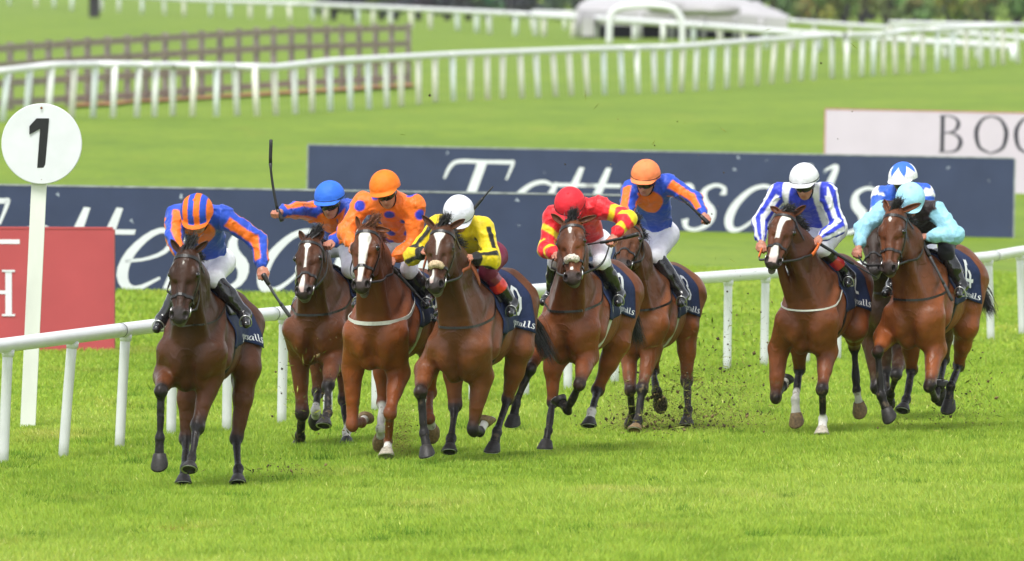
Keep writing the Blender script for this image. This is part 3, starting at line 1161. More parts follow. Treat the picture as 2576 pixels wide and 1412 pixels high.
GREENS = [(.15, .24, .07), (.19, .27, .05), (.10, .15, .08), (.075, .075, .09), (.16, .23, .08), (.24, .27, .08)]


def build_bushes():
    rg = np.random.default_rng(21)
    rowspec = []
    for x in np.arange(830, 1500, 58):
        rowspec.append((x + rg.uniform(-14, 14), 52, rg.uniform(36, 52), rg.uniform(34, 52), 3 if rg.random() < .55 else int(rg.integers(0, 3))))
    for x in np.arange(1520, 1990, 62):
        rowspec.append((x + rg.uniform(-14, 14), 58, rg.uniform(36, 52), rg.uniform(46, 66), int(rg.choice([0, 2, 3, 4]))))
    for x in np.arange(2000, 2640, 56):
        rowspec.append((x + rg.uniform(-14, 14), 66 + rg.uniform(-3, 3), rg.uniform(40, 62), rg.uniform(34, 58), int(rg.choice([0, 1, 4, 5, 2]))))
    for x in (2190, 2430):
        rowspec.append((x, 50, 60, 60, 3))
    names = ['mid green', 'yellow green', 'dull blue green', 'dark purple brown', 'fresh green', 'pale olive']
    rowspec.sort()
    order = {}
    for i, (x, by, w, hgt, ci) in enumerate(rowspec):
        zone = 'left of' if x < 1460 else 'behind' if x < 1985 else 'right of'
        order.setdefault((zone, ci), []).append(i)
    nth = ['', 'second', 'third', 'fourth', 'fifth', 'sixth', 'seventh', 'eighth']
    for (zone, ci), idx in order.items():
        for k, i in enumerate(idx):
            x, by, w, hgt, _ = rowspec[i]
            p = on_ground(x, by)
            s = p[1] / FPX
            if len(idx) == 1:
                lab = 'the only %s bush %s the white shelter' % (names[ci], zone)
            elif k == 0:
                lab = 'leftmost %s bush %s the white shelter' % (names[ci], zone)
            else:
                lab = '%s %s bush from the left, %s the white shelter' % (nth[k], names[ci], zone)
            bush('bush', lab, p, w * s * 1.05, hgt * s * 1.05, GREENS[ci], 1500, 100 + i, 'bush', 'hedgerow bushes along the far side', trunk=.3)


build_bushes()


def tree_trunk():
    p = on_ground(237, 45)
    s = p[1] / FPX
    bush('tree', 'dark tree trunk cut off by the top edge at upper left', p, 4.5, 3.2, GREENS[2], 2200, 77, 'tree', None, trunk=5.2)
    root = [o for o in bpy.data.objects if o.name.startswith('tree') and o.get('category') == 'tree'][0]
    tk = [o for o in root.children if o.name.startswith('trunk')][0]
    tv, tf = tube(catmull([V(0, 0, -.3), V(.03, 0, 1.5), V(-.05, 0, 3.5), V(.1, 0, 6.5)], 12), np.interp(np.linspace(0, 1, 12), [0, .1, 1], [15.5 * s, 13.5 * s, 8 * s]), 14)
    o = Geo().add(tv, tf).build('bole', M['bark'], root)


tree_trunk()

# ------------------------------------------------------------------ horses
# picture regions the poses were measured in: origin and scale
REG = {'A': (500, 650, 2.20625), 'B': (500, 1200, 2.20625), 'C': (960, 500, 2.20625), 'D': (1040, 1100, 2.20625),
       'E': (1450, 680, 2.20625), 'F': (1480, 1100, 2.20625), 'G': (1960, 560, 1.90811), 'H': (1960, 1000, 1.90811),
       'I': (2740, 580, 2.20625), 'J': (2740, 1050, 2.20625), 'K': (3120, 580, 2.20625), 'L': (3120, 1050, 2.20625)}


def q(r, x, y):
    ox, oy, s = REG[r]
    return (ox + x / s) * PW / 3808, (oy + y / s) * PH / 2088


class Frame:
    """a horse's own axes: x forward, y to its left, z up"""
    def __init__(s, px, Y, heading, x_ref=.4):
        a = math.radians(heading)
        s.f = V(-math.sin(a), -math.cos(a), 0)
        s.l = V(-s.f[1], s.f[0], 0)
        c = at(px, 900, Y)
        c[2] = 0
        s.o = c - s.f * x_ref                  # chest centre sits at x_ref
        s.rz = math.atan2(s.f[1], s.f[0])

    def loc(s, w):
        d = np.asarray(w) - s.o
        return V(d @ s.f, d @ s.l, d[2])

    def at_x(s, p, x):
        d = ray(*p)
        t = (x - (CAM0 - s.o) @ s.f) / (d @ s.f)
        return s.loc(CAM0 + d * t)

    def reach(s, prev, p, L, sign):
        """the point on the sight line of p at bone length L from prev; sign + is nearer the camera"""
        d = unit(ray(*p))
        w = s.o + s.f * prev[0] + s.l * prev[1] + V(0, 0, prev[2])
        oc = CAM0 - w
        b = oc @ d
        c = oc @ oc - L * L
        disc = b * b - c
        t = -b - (sign * math.sqrt(disc) if disc > 0 else 0)
        return s.loc(CAM0 + d * t)


BONE = dict(fore=.45, fcan=.32, pas=.22, gas=.47, hcan=.40)


def solve_leg(fr, kind, spec):
    """spec: (x of first joint, first, second, third, toe points, three signs)"""
    x0, p0, p1, p2, p3, sg = spec
    j0 = fr.at_x(p0, x0)
    if kind == 'h':
        j0[2] = max(j0[2], .96)
    L = (BONE['fore'], BONE['fcan'], BONE['pas']) if kind == 'f' else (BONE['gas'], BONE['hcan'], BONE['pas'])
    j1 = fr.reach(j0, p1, L[0], sg[0])
    j2 = fr.reach(j1, p2, L[1], sg[1])
    j3 = fr.reach(j2, p3, L[2], sg[2])
    return [j0, j1, j2, j3]


def hair_bundle(g, roots, tips, col, n=60, width=.006, wob=.03, seg=6, rng=RNG, bend=None, taper=True):
    """many flat tapering locks from points between two root ends to points round a tip"""
    r0, r1 = roots
    for i in range(n):
        u = rng.random()
        a = r0 * (1 - u) + r1 * u + rng.normal(0, .012, 3)
        b = tips[0] * (1 - u) + tips[1] * u + rng.normal(0, wob, 3)
        mid = (a + b) / 2 + (bend if bend is not None else 0) + rng.normal(0, wob * .6, 3)
        P = catmull([a, mid, b], seg)
        T = unit(b - a)
        S = unit(np.cross(T, rng.normal(0, 1, 3)))
        w = width * (1 - .85 * np.linspace(0, 1, seg) ** 1.5) * (.7 + .6 * rng.random())
        v = np.concatenate([np.stack([P + S * w[:, None], P - S * w[:, None]], 1).reshape(-1, 3)])
        f = np.array([(2 * k, 2 * k + 1, 2 * k + 3, 2 * k + 2) for k in range(seg - 1)])
        g.add(v, f, np.asarray(col) * (.6 + .9 * rng.random()))


def ribbon_on(g, F, inner, outer, width, lift, along=None, thick=.004, col=None, closed=False):
    """a strap laid on the skin: sample points dropped onto the field, widened along `along`"""
    P = F.drop(inner, outer, lift)
    if closed:
        P = np.vstack([P, P[:1]])
    return strap(g, P, width, thick, along, col)


def strap(g, P, width, thick, along=None, col=None):
    P = np.asarray(P, float)
    T = np.gradient(P, axis=0)
    T /= np.linalg.norm(T, axis=1)[:, None] + 1e-9
    al = np.broadcast_to(np.asarray(along, float), P.shape)
    W = al - (al * T).sum(1)[:, None] * T
    W /= np.linalg.norm(W, axis=1)[:, None] + 1e-9
    N = np.cross(T, W)
    g4 = [P + W * width / 2 + N * thick / 2, P - W * width / 2 + N * thick / 2, P - W * width / 2 - N * thick / 2, P + W * width / 2 - N * thick / 2]
    v = np.stack(g4, 1).reshape(-1, 3)
    f = []
    for i in range(len(P) - 1):
        for k in range(4):
            l = (k + 1) % 4
            f.append((4 * i + k, 4 * i + l, 4 * i + 4 + l, 4 * i + 4 + k))
    f += [(3, 2, 1, 0), (4 * len(P) - 4, 4 * len(P) - 3, 4 * len(P) - 2, 4 * len(P) - 1)]
    g.add(v, np.array(f), col)
    return P


def hoof_mesh(fet, toe, lat):
    a = unit(toe - fet)
    d = unit(np.cross(a, lat))
    l = np.cross(d, a) * -1
    L = np.linalg.norm(toe - fet)
    co = fet + a * (L * .52)
    n = 14
    ang = np.linspace(0, 2 * np.pi, n, endpoint=False)
    rows = []
    for t, rd, rl, tilt in ((-.04, .04, .04, .0), (.0, .050, .050, .1), (.35, .060, .059, .32), (.85, .074, .071, .60), (.98, .072, .069, .66)):
        c = co + a * (L * .42 * t) + d * (.012 * t)
        e = c + np.cos(ang)[:, None] * d * rd + np.sin(ang)[:, None] * l * rl + a * (np.cos(ang) * rd * tilt)[:, None]
        rows.append(e)
    sole = rows[-1].mean(0)
    inset = sole + (rows[-1] - sole) * .72
    low = inset - a * .012
    v = np.vstack(rows + [inset, low, [low.mean(0) - a * .004]])
    f = []
    for i in range(6):
        for k in range(n):
            m = (k + 1) % n
            f.append((i * n + k, i * n + m, (i + 1) * n + m, (i + 1) * n + k))
    for k in range(0, n, 2):
        f.append((6 * n + k, 6 * n + (k + 1) % n, 6 * n + (k + 2) % n, 7 * n))
    rim = (rows[-1] + inset) / 2
    return v, np.array(f), rim, a


def make_horse(sp):
    fr = Frame(sp['px'], sp['Y'], sp.get('head', 15))
    dz = sp.get('dz', 0.0)
    pt_ = sp.get('pitch', 0.0)
    Z = lambda x, y, z: V(x, y, z + dz - pt_ * (x + .3))
    legs = {k: solve_leg(fr, 'f' if k[1] == 'F' else 'h', sp[k]) for k in ('RF', 'LF', 'RH', 'LH')}
    poll = fr.at_x(sp['poll'], sp.get('pollx', .70))
    muz = fr.reach(poll, sp['muzzle'], .63, sp.get('muzs', 1))
    A = unit(muz - poll)
    hl = np.linalg.norm(muz - poll)
    S0 = V(0, 1, 0)
    S = unit(S0 - (S0 @ A) * A)
    N = unit(np.cross(S, A))
    if N[0] < 0:
        N = -N
    ro = math.radians(sp.get('roll', 0))
    S, N = S * math.cos(ro) + N * math.sin(ro), N * math.cos(ro) - S * math.sin(ro)
    k = hl / .62
    hd = lambda a, n, s: poll + A * a * k + N * n + S * s
    HR = np.stack([A, N, S])

    F = Field(.013)
    # trunk
    F.ell(Z(-.34, 0, 1.19), (.62, .255, .36), .1)
    F.ell(Z(.12, 0, 1.15), (.38, .212, .38), .1)
    F.cap(Z(.15, 0, 1.44), Z(-.32, 0, 1.46), .10, .095, .14)
    F.ell(Z(-.80, 0, 1.36), (.42, .23, .22), .1)
    F.ell(Z(-1.02, 0, 1.33), (.33, .255, .28), .1)
    for s in (1, -1):
        F.cap(Z(-1.02, .14 * s, 1.32), Z(-1.22, .11 * s, 1.16), .165, .115, .06)
        F.cap(Z(.0, .125 * s, 1.44), Z(.36, .158 * s, 1.10), .082, .115, .05)        # shoulder blade
        F.cap(Z(-.08, .155 * s, 1.22), Z(.1, .178 * s, 1.04), .115, .10, .07)         # triceps
    # neck
    thr = hd(.22, -.15, 0)
    mid = (Z(.2, 0, 1.36) + poll) / 2 + V(-.03, 0, .02)
    F.cap(Z(-.05, 0, 1.48), mid + V(-.06, 0, .09), .09, .065, .1)
    F.cap(mid + V(-.06, 0, .09), poll + A * -.0 + N * -.06, .065, .062, .08)
    F.cap(Z(.14, 0, 1.28), mid, .19, .118, .12)
    F.cap(mid, poll + A * .06 - N * .10, .118, .092, .08)
    F.cap(Z(.36, 0, 1.16), mid + V(.1, 0, -.11), .14, .088, .1)
    F.cap(mid + V(.1, 0, -.11), thr, .088, .066, .08)
    F.cap(mid + V(.12, .0, -.15), Z(.42, 0, 1.2), .05, .075, .05)                     # windpipe
    for s in (1, -1):
        F.cap(thr + S * .06 * s, Z(.41, .10 * s, 1.14), .04, .055, .04)             # jugular muscle
    # breast
    for s in (1, -1):
        F.ell(Z(.40, .10 * s, 1.02), (.12, .098, .165), .028)
        F.ell(Z(.34, .158 * s, 1.09), (.11, .082, .12), .035)
        F.ell(Z(.28, .07 * s, .875), (.15, .08, .11), .035)
    F.cap(Z(.60, 0, 1.10), Z(.47, 0, .84), .045, .04, .045, sub=True)                 # groove between the breast muscles
    for s in (1, -1):
        F.cap(Z(.06, .235 * s, 1.46), Z(.44, .225 * s, 1.20), .03, .035, .06, sub=True)     # neck meets shoulder
        F.cap(Z(.52, .23 * s, .99), Z(.30, .27 * s, .86), .03, .03, .05, sub=True)          # breast above the arm
        F.cap(Z(-.16, .32 * s, 1.36), Z(-.05, .33 * s, 1.02), .035, .03, .07, sub=True)     # behind the shoulder
        F.cap(Z(-.86, .30 * s, 1.28), Z(-.78, .29 * s, .98), .04, .04, .08, sub=True)       # flank
    # legs
    for kx, J in legs.items():
        s = 1 if kx[0] == 'L' else -1
        e, kn, ft, to = J
        lat = V(0, 1, 0)
        if kx[1] == 'F':
            F.cap(Z(.36, .16 * s, 1.07), e, .125, .092, .06)
            F.cap(e, kn, .090, .045, .05)
            ax = unit(kn - e)
            dor = unit(np.cross(ax, lat))
            F.cap(e + dor * .03 + ax * .04, e + ax * .26 + dor * .018, .068, .045, .04)
            F.cap(e + dor * -.03 + V(0, s * .02, 0), e + ax * .24 - dor * .02, .07, .042, .04)
            F.ell(kn, (.062, .056, .07), .025, R=np.stack([dor, lat, ax]))
            r0 = .033
        else:
            hip = Z(-.92, .15 * s, 1.30)
            F.cap(hip, e, .20, .115, .08)
            F.cap(Z(-1.17, .12 * s, 1.16), e + (kn - e) * .45, .125, .072, .07)
            F.cap(e, kn, .102, .046, .06)
            ax = unit(kn - e)
            dor = unit(np.cross(ax, lat))
            cx = unit(ft - kn)
            bk = -unit(np.cross(cx, lat))
            pt = kn + bk * .055 - cx * .055
            F.cap(kn - cx * .01, pt, .046, .030, .03)
            F.cap(pt, e + (kn - e) * .45 - dor * .03, .022, .035, .03)
            F.ell(kn, (.055, .05, .068), .03, R=np.stack([-bk, lat, cx]))
            r0 = .036
        cx = unit(ft - kn)
        cd = unit(np.cross(cx, lat))
        F.cap(kn, ft, r0, .029, .022)
        F.cap(kn - cd * .022 + cx * .05, ft - cd * .024, .021, .022, .015)
        F.ell(ft - cd * .008, (.047, .042, .046), .02, R=np.stack([cd, lat, cx]))
        co = ft + (to - ft) * .55
        F.cap(ft, co, .033, .041, .02)
    # head
    F.ell(hd(.08, -.02, 0), (.15, .095, .098), .05, R=HR)
    F.ell(hd(.19, -.02, 0), (.14, .08, .112), .04, R=HR)
    for s in (1, -1):
        F.ell(hd(.195, .012, .094 * s), (.050, .040, .032), .025, R=HR)
        F.ell(hd(.25, -.125, .056 * s), (.145, .105, .040), .04, R=HR)             # cheek
        F.cap(hd(.27, -.03, .080 * s), hd(.41, -.02, .052 * s), .02, .012, .035)  # facial crest
    F.cap(hd(.17, -.01, 0), hd(.49, -.004, 0), .092, .062, .05)
    F.cap(hd(.28, -.13, 0), hd(.53, -.075, 0), .052, .036, .05)
    F.ell(hd(.545, -.012, 0), (.074, .064, .072), .04, R=HR)
    op = sp.get('mouth', 0.0)
    F.ell(hd(.565 - op * .1, -.068 - op, 0), (.046, .028, .038), .022 if op else .035, R=HR)
    if op:
        F.cap(hd(.42, -.10, 0), hd(.55 - op * .1, -.075 - op, 0), .036, .026, .03)
    for s in (1, -1):
        F.ell(hd(.552, .020, .054 * s), (.044, .036, .030), .014, R=HR)
    for s in (1, -1):
        F.ell(hd(.562, .040, .060 * s), (.033, .028, .021), .008, R=HR, sub=True)
        F.ell(hd(.150, .072, .072 * s), (.03, .014, .02), .03, R=HR, sub=True)
        F.ell(hd(.205, .018, .134 * s), (.026, .020, .022), .012, R=HR, sub=True)       # eye socket
        F.cap(hd(.30, .045, .062 * s), hd(.47, .03, .050 * s), .018, .015, .035, sub=True)    # hollow beside the nose bone
    sd_ = int(sp['px'])
    F.noise = lambda P: .009 * vnoise(P * np.array([6, 8, 6.]), sd_) + .0022 * vnoise(P * 19, sd_ + 1)
    F.solve()
    v, f = F.mesh()
    # the head is meshed again on a finer grid and takes the place of the coarse one
    hp_ = np.array([hd(a, n, s_) for a in (.02, .68) for n in (-.27, .10) for s_ in (-.15, .15)])
    lo_, hi_ = hp_.min(0), hp_.max(0)
    Hf = Field(.0068)
    Hf.p, Hf.noise = F.p, F.noise
    Hf.solve(lo_, hi_)
    hv_, hf_ = Hf.mesh()
    ca = lambda P: (P - poll) @ A
    keep = (ca(hv_) > .03 * k)[hf_].all(1) & ((hv_ - poll) @ N > -.30)[hf_].all(1)
    hf_ = hf_[keep]
    inb = np.all((v > lo_ + .012) & (v < hi_ - .012), 1) & (ca(v) > .045 * k) & ((v - poll) @ N > -.285)
    f = f[~inb[f].all(1)]
    f = np.vstack([f, hf_ + len(v)])
    v = np.vstack([v, hv_])
    use = np.zeros(len(v), bool)
    use[f.ravel()] = True
    rm_ = np.cumsum(use) - 1
    v, f = v[use], rm_[f]

    # coat colours: points, muzzle and white markings are the animal's own
    base = np.array(sp['coat'])
    dark = np.array(sp.get('points', (.012, .010, .009)))
    col = np.tile(base, (len(v), 1))
    nz = vnoise(v * 7, 3) * .5 + vnoise(v * 17, 5) * .3
    col *= (1 + .16 * nz)[:, None]
    sooty = .5 * smooth01(v[:, 2] + .12 * nz, 1.15, 1.55) + .35 * smooth01(-np.abs(v[:, 1]) + .04 * nz, -.16, -.02) * (v[:, 0] > .1)
    col *= (1 - .55 * np.clip(sooty, 0, 1))[:, None]
    warm = smooth01(-v[:, 2] + .06 * nz, -1.12, -.85) + .5 * smooth01(np.abs(v[:, 1]), .16, .26)
    col *= 1 + np.clip(warm, 0, 1)[:, None] * np.array([.45, .32, .2])
    white = np.array((.66, .64, .58))
    for kx, J in legs.items():
        best = np.full(len(v), 9.)
        par = np.zeros(len(v))
        for i in range(3):
            a, b = J[i], J[i + 1]
            ab = b - a
            t = np.clip(((v - a) @ ab) / (ab @ ab), 0, 1)
            d = np.linalg.norm(v - a - t[:, None] * ab, axis=1)
            m = d < best
            best[m], par[m] = d[m], i + t[m]
        near = best < np.where(par > .7, .085, .13)
        p0 = sp.get('dark_from', .62) + (.1 if kx[1] == 'H' else 0)
        w = smooth01(par + nz * .12, p0, p0 + .45) * near * sp.get('dark_amt', 1.0)
        col = col * (1 - w[:, None]) + dark * w[:, None]
        sock = sp.get('socks', {}).get(kx)
        if sock:
            w = smooth01(par + nz * .06, sock - .04, sock + .04) * near
            col = col * (1 - w[:, None]) + white * w[:, None]
    mud = smooth01(vnoise(v * 26, 21) + .7 * vnoise(v * 61, 22), .55, .8) * smooth01(-v[:, 2], -.95, -.35) * sp.get('mud', .55)
    col = col * (1 - mud[:, None]) + np.array((.13, .095, .05)) * mud[:, None]
    rel = v - poll
    ha, hn, hs = (rel @ A) / k, rel @ N, rel @ S
    onh = (ha > -.05) & (ha < .75) & (np.abs(hs) < .15) & (hn > -.2) & (hn < .16)
    w = smooth01(ha + nz * .03, .47, .55) * onh * .9
    col = col * (1 - w[:, None]) + np.array((.028, .023, .022)) * w[:, None]
    w = np.exp(-((ha - .19) ** 2 + (np.abs(hs) - .112) ** 2) / .0016) * onh * .75
    col = col * (1 - w[:, None]) + np.array((.02, .013, .01)) * w[:, None]
    w = smooth01(ha, .555, .6) * (hn < -.02) * onh * .5
    col = col * (1 - w[:, None]) + np.array((.2, .18, .17)) * w[:, None]
    for s_ in (1, -1):
        w = np.exp(-(((ha - .560) / .030) ** 2 + ((hn - .030) / .024) ** 2 + ((hs - .058 * s_) / .022) ** 2)) * onh
        w = np.clip(w * 2.2 - .5, 0, 1)
        col = col * (1 - w[:, None]) + np.array((.006, .004, .004)) * w[:, None]
    face = onh & (hn > -.045)
    for mk in sp.get('marks', []):
        # each marking: list of (a, s centre, half width) down the face
        mk = np.array(mk, float)
        c0 = np.interp(ha, mk[:, 0], mk[:, 1])
        hw = np.interp(ha, mk[:, 0], mk[:, 2], left=-.05, right=-.05)
        w = smooth01(hw - np.abs(hs - c0) + nz * .004, -.004, .006) * face
        pk = smooth01(ha, .5, .56)[:, None]
        mc = white * (1 - pk) + np.array((.5, .36, .33)) * pk
        col = col * (1 - w[:, None]) + mc * w[:, None]

    root = thing('racehorse', sp['label'], 'horse', (*(fr.o[:2]), 0), fr.rz, 'racehorses galloping in the field')
    Geo().add(v, f, col).build('body', M['coat'], root, colors=True)
    # hooves
    for kx, J in legs.items():
        hv, hf, rim, ax = hoof_mesh(J[2], J[3], V(0, 1, 0))
        pale = kx in sp.get('pale_hoof', ())
        ho = Geo().add(hv, hf).build('hoof', M['hoof_white' if kx in sp.get('white_hoof', ()) else 'hoof_pale' if pale else 'hoof'], root)
        rr = np.vstack([rim[2:], rim[:1]]) if len(rim) else rim
        rr = np.roll(rim, 6, axis=0)[1:-1]
        sv, sf = tube(rr + ax * .002, .007, 6, flat=.5, ref=ax)
        Geo().add(sv, sf).build('horseshoe', M['steel'], ho)
    # eyes, ears
    for s in (1, -1):
        lv, lf = lathe([(.001, -.026), (.014, -.021), (.025, -.009), (.026, .005), (.018, .018), (.001, .025)], 12, S * s, hd(.203, .020, .108 * s))
        Geo().add(lv, lf).build('eye', M['eye'], root)
    for nm, s in (('earL', -1), ('earR', 1)):
        b = hd(-.005, -.005, .058 * s)
        tip = fr.at_x(sp[nm], poll[0] - .03 + sp.get('eardx', 0))
        ax = unit(tip - b)
        L = min(np.linalg.norm(tip - b), .2)
        open_ = unit(N * .8 + S * s * .45)
        sd = unit(np.cross(ax, open_))
        op = np.cross(sd, ax)
        nu, nv = 10, 9
        t = np.linspace(-.18, 1, nu)
        wd = .0255 * np.sqrt(np.clip(1 - np.clip(t, 0, 1) ** 2.2, 0, 1)) * (.72 + .5 * np.sin(np.clip(t, 0, 1) * 2.4)) + .002
        G = np.zeros((nu, nv, 3))
        for i in range(nu):
            for j in range(nv):
                ph = (j / (nv - 1) - .5) * 4.6 * (1 - .45 * max(t[i], 0))
                G[i, j] = b + ax * L * t[i] + wd[i] * (math.sin(ph) * sd - math.cos(ph) * op * .9) + op * .012 * t[i]
        ev, ef = sheet(G, .008)
        ec = np.tile(base * .9, (len(ev), 1))
        ec *= 1.25
        ec[len(ev) // 2:] *= .6
        ec *= (1 - .6 * smooth01((ev - b) @ ax / L, .75, 1.0))[:, None]
        Geo().add(ev, ef, ec).build('ear', M['coat'], root, colors=True)
    # mane and forelock, tail
    hc = sp.get('hair', (.014, .012, .012))
    g = Geo()
    crest0, crest1 = poll - N * .0, mid + V(-.08, 0, .17)
    side = sp.get('mane_side', 1)
    up = V(-.10, 0, .10)
    fl = sp.get('forelock', V(-.02, .02, .12)) * .75
    hair_bundle(g, (hd(.03, .045, -.03), hd(-.03, .03, .04)), (hd(.0, .05, 0) + fl * .7, hd(-.03, .03, .02) + fl * .8), hc, 380, .0026, .026, bend=fl * .2 + V(-.01, .02, .02))
    hair_bundle(g, (crest0, crest1), (crest0 + up * .7 + V(0, .05 * side, -.04), crest1 + up * .7 + V(0, .07 * side, -.08)), hc, 260, .0032, .016, bend=V(-.02, .03 * side, .02))
    g.build('mane', M['hair'], root, colors=True)
    g = Geo()
    dock = Z(-1.27, 0, 1.36)
    td = sp.get('tail', V(-.35, .25, -.55))
    P0 = dock + V(.12, 0, .06)
    sv, sf = tube(catmull([P0, dock, dock + td * .35 + V(-.08, 0, .06)], 8), np.linspace(.05, .03, 8), 8)
    g.add(sv, sf, hc)
    q1 = dock + td * .25 + V(-.05, 0, .03)
    hair_bundle(g, (dock, q1), (dock + td * 1.0, q1 + td * 1.0), hc, 420, .0036, .035, seg=7, bend=V(-.06, 0, .03))
    g.build('tail', M['hair'], root, colors=True)

    # ---- tack
    br = Geo()
    def ring(a, n0, f0, f1, m=20, R=.22):
        ph = np.linspace(math.radians(f0), math.radians(f1), m)
        inner = np.tile(hd(a, n0, 0), (m, 1))
        return inner, inner + R * (np.cos(ph)[:, None] * N + np.sin(ph)[:, None] * S)
    i_, o_ = ring(.065, -.04, -100, 100, 26)
    ribbon_on(br, F, i_, o_, .026, .006, A)
    for s in (1, -1):
        aa = np.linspace(.06, .49, 14)
        nn = np.interp(aa, [.06, .2, .35, .49], [-.06, -.085, -.07, -.045])
        inner = np.array([hd(a, n, 0) for a, n in zip(aa, nn)])
        P = ribbon_on(br, F, inner, inner + S * .22 * s, .02, .006, N)
        aa = np.linspace(.05, .30, 10)
        inner = np.array([hd(.03 + .04 * i / 9, -.06 - .16 * i / 9, 0) for i in range(10)])
        ribbon_on(br, F, inner, inner + S * .22 * s, .016, .006, A)
    i_, o_ = ring(.39, -.06, -165, 165, 30)
    ribbon_on(br, F, i_, o_, .024, .007, A)
    bo = br.build('bridle', M['leather'], root, smooth=False)
    bits = {}
    for s in (1, -1):
        c = F.drop(hd(.495, -.05, 0), hd(.495, -.05, .2 * s), .006)[0]
        bits[s] = c
        th = np.linspace(0, 2 * np.pi, 18, endpoint=False)
        P = c + .038 * (np.cos(th)[:, None] * A + np.sin(th)[:, None] * unit(N * .8 + S * s * .35))
        tv, tf = tube(P, .0055, 6, closed=True)
        Geo().add(tv, tf).build('bit_ring', M['steel'], bo)
    if sp.get('fleece'):
        g = Geo()
        fm = sp['fleece']
        Fl = Field(.008)
        for j in range(9):
            ph = math.radians(-24 + 6 * j)
            c = F.drop(hd(.39, -.06, 0)[None], (hd(.39, -.06, 0) + .22 * (math.cos(ph) * N + math.sin(ph) * S))[None], .012)[0]
            Fl.ell(c, (.026, .026, .026), .02)
        Fl.noise = lambda P: .007 * vnoise(P * 75, 9)
        Fl.solve()
        g.add(*Fl.mesh())
        g.build('sheepskin_noseband', M[fm], root)
    # breast strap
    bs = sp.get('breast', ('leather', .02))
    g = Geo()
    th = np.linspace(math.radians(-112), math.radians(112), 46)
    zz = 1.21 + dz + bs[2] if len(bs) > 2 else 1.21 + dz
    inner = np.stack([np.full(46, .0), np.zeros(46), zz + .0 * th], 1)
    outer = inner + np.stack([np.cos(th) * .95, np.sin(th) * .75, .16 * (1 - np.cos(th)) * .9], 1)
    inner[:, 2] += .16 * (1 - np.cos(th)) * .9
    ribbon_on(g, F, inner, outer, bs[1], .006, V(0, 0, 1), .006)
    g.build('breast_strap', M[bs[0]], root, smooth=False)
    # girth
    g = Geo()
    th = np.linspace(0, 2 * np.pi, 50)
    inner = np.tile(Z(-.16, 0, 1.2), (50, 1))
    ribbon_on(g, F, inner, inner + .7 * np.stack([0 * th, np.sin(th), np.cos(th)], 1), .085, .007, V(1, 0, 0), .006)
    g.build('girth', M[sp.get('girth', 'strap_white')], root)
    # saddle cloth
    nu, nv = 30, 41
    xs = np.linspace(-.05, -.80, nu)
    ph = np.linspace(math.radians(-95), math.radians(95), nv)
    X, PHI = np.meshgrid(xs, ph, indexing='ij')
    PHI = PHI * (1 - .10 * np.cos((X + .02) / .72 * np.pi) * 0 + .06 * np.sin((-X) * 9))
    inner = np.stack([X, 0 * X, np.full_like(X, 1.17 + dz)], -1).reshape(-1, 3)
    outer = inner + .75 * np.stack([0 * X, np.sin(PHI), np.cos(PHI)], -1).reshape(-1, 3)
    C = F.drop(inner, outer, .014).reshape(nu, nv, 3)
    flare = smooth01(np.abs(PHI), 1.0, 1.8)
    wav = .012 * np.sin(X * 24 + PHI * 3) * flare + .02 * flare * smooth01(-X, .45, .86)
    C[..., 1] += np.sign(PHI) * wav
    cv, cf = sheet(C, -.006)
    cl = Geo().add(cv, cf).build('saddle_cloth', M['navy'], root)

    def cloth_pt(uu, vv, side):
        """uu: 0 front..1 rear, vv: 0 hem..1 spine on one side; points on the cloth"""
        a = np.clip(uu, 0, 1) * (nu - 1)
        half = (nv - 1) / 2
        b = half + side * half * (1 - np.clip(vv, 0, 1))
        i, j = np.minimum(a.astype(int), nu - 2), np.minimum(b.astype(int), nv - 2)
        fa, fb = (a - i)[..., None], (b - j)[..., None]
        P = C[i, j] * (1 - fa) * (1 - fb) + C[i + 1, j] * fa * (1 - fb) + C[i, j + 1] * (1 - fa) * fb + C[i + 1, j + 1] * fa * fb
        du, dv = C[i + 1, j] - C[i, j], C[i, j + 1] - C[i, j]
        Nn = np.cross(du, dv)
        Nn /= np.linalg.norm(Nn, axis=-1)[..., None] + 1e-9
        c0 = V(0, 0, 1.17 + dz)
        out = P - np.stack([P[..., 0], np.zeros(P.shape[:-1]), np.full(P.shape[:-1], c0[2])], -1)
        sg = np.sign((Nn * out).sum(-1))[..., None]
        return P + Nn * sg * .009
    def cloth_text(text, pos, slant, u0, v0, su, sv, side, name):
        g = Geo()
        for E, i in letter_strips(text, pos, slant, 12):
            n = len(E)
            E2 = np.stack([E[:, 0], E.mean(1), E[:, 1]], 1)
            # on the left side reading runs from rear to front as the viewer sees it mirrored
            uu = u0 + E2[..., 0] * su if side > 0 else u0 + (pos[-1] + 1) * su - E2[..., 0] * su
            P = cloth_pt(uu, v0 + E2[..., 1] * sv, side)
            P[..., 1] += side * .0012 * i
            g.add(P.reshape(-1, 3), grid_faces(n, 3))
        return g.build(name, M['print_white'], cl)
    TP = np.array([0, 1.15, 2.0, 2.62, 3.3, 4.15, 4.9, 5.75, 6.75, 7.3, 7.85])
    for side in (1, -1):
        cloth_text('Tattersalls', TP, .25, .40, .045, .066, .085, side, 'lettering')
    if sp.get('num'):
        for side in (1, -1):
            cloth_text(sp['num'], [0], 0, .64, .27, .26, .30, side, 'number')
    # saddle
    xs = np.linspace(-.12, -.52, 14)
    ph = np.linspace(math.radians(-46), math.radians(46), 19)
    X, PHI = np.meshgrid(xs, ph, indexing='ij')
    inner = np.stack([X, 0 * X, np.full_like(X, 1.17 + dz)], -1).reshape(-1, 3)
    outer = inner + .75 * np.stack([0 * X, np.sin(PHI), np.cos(PHI)], -1).reshape(-1, 3)
    lift = .034 + .02 * np.cos((X + .33) / .23 * math.pi) * -1 * (np.abs(PHI) < .4)
    Cs = F.drop(inner, outer, .034).reshape(14, 19, 3)
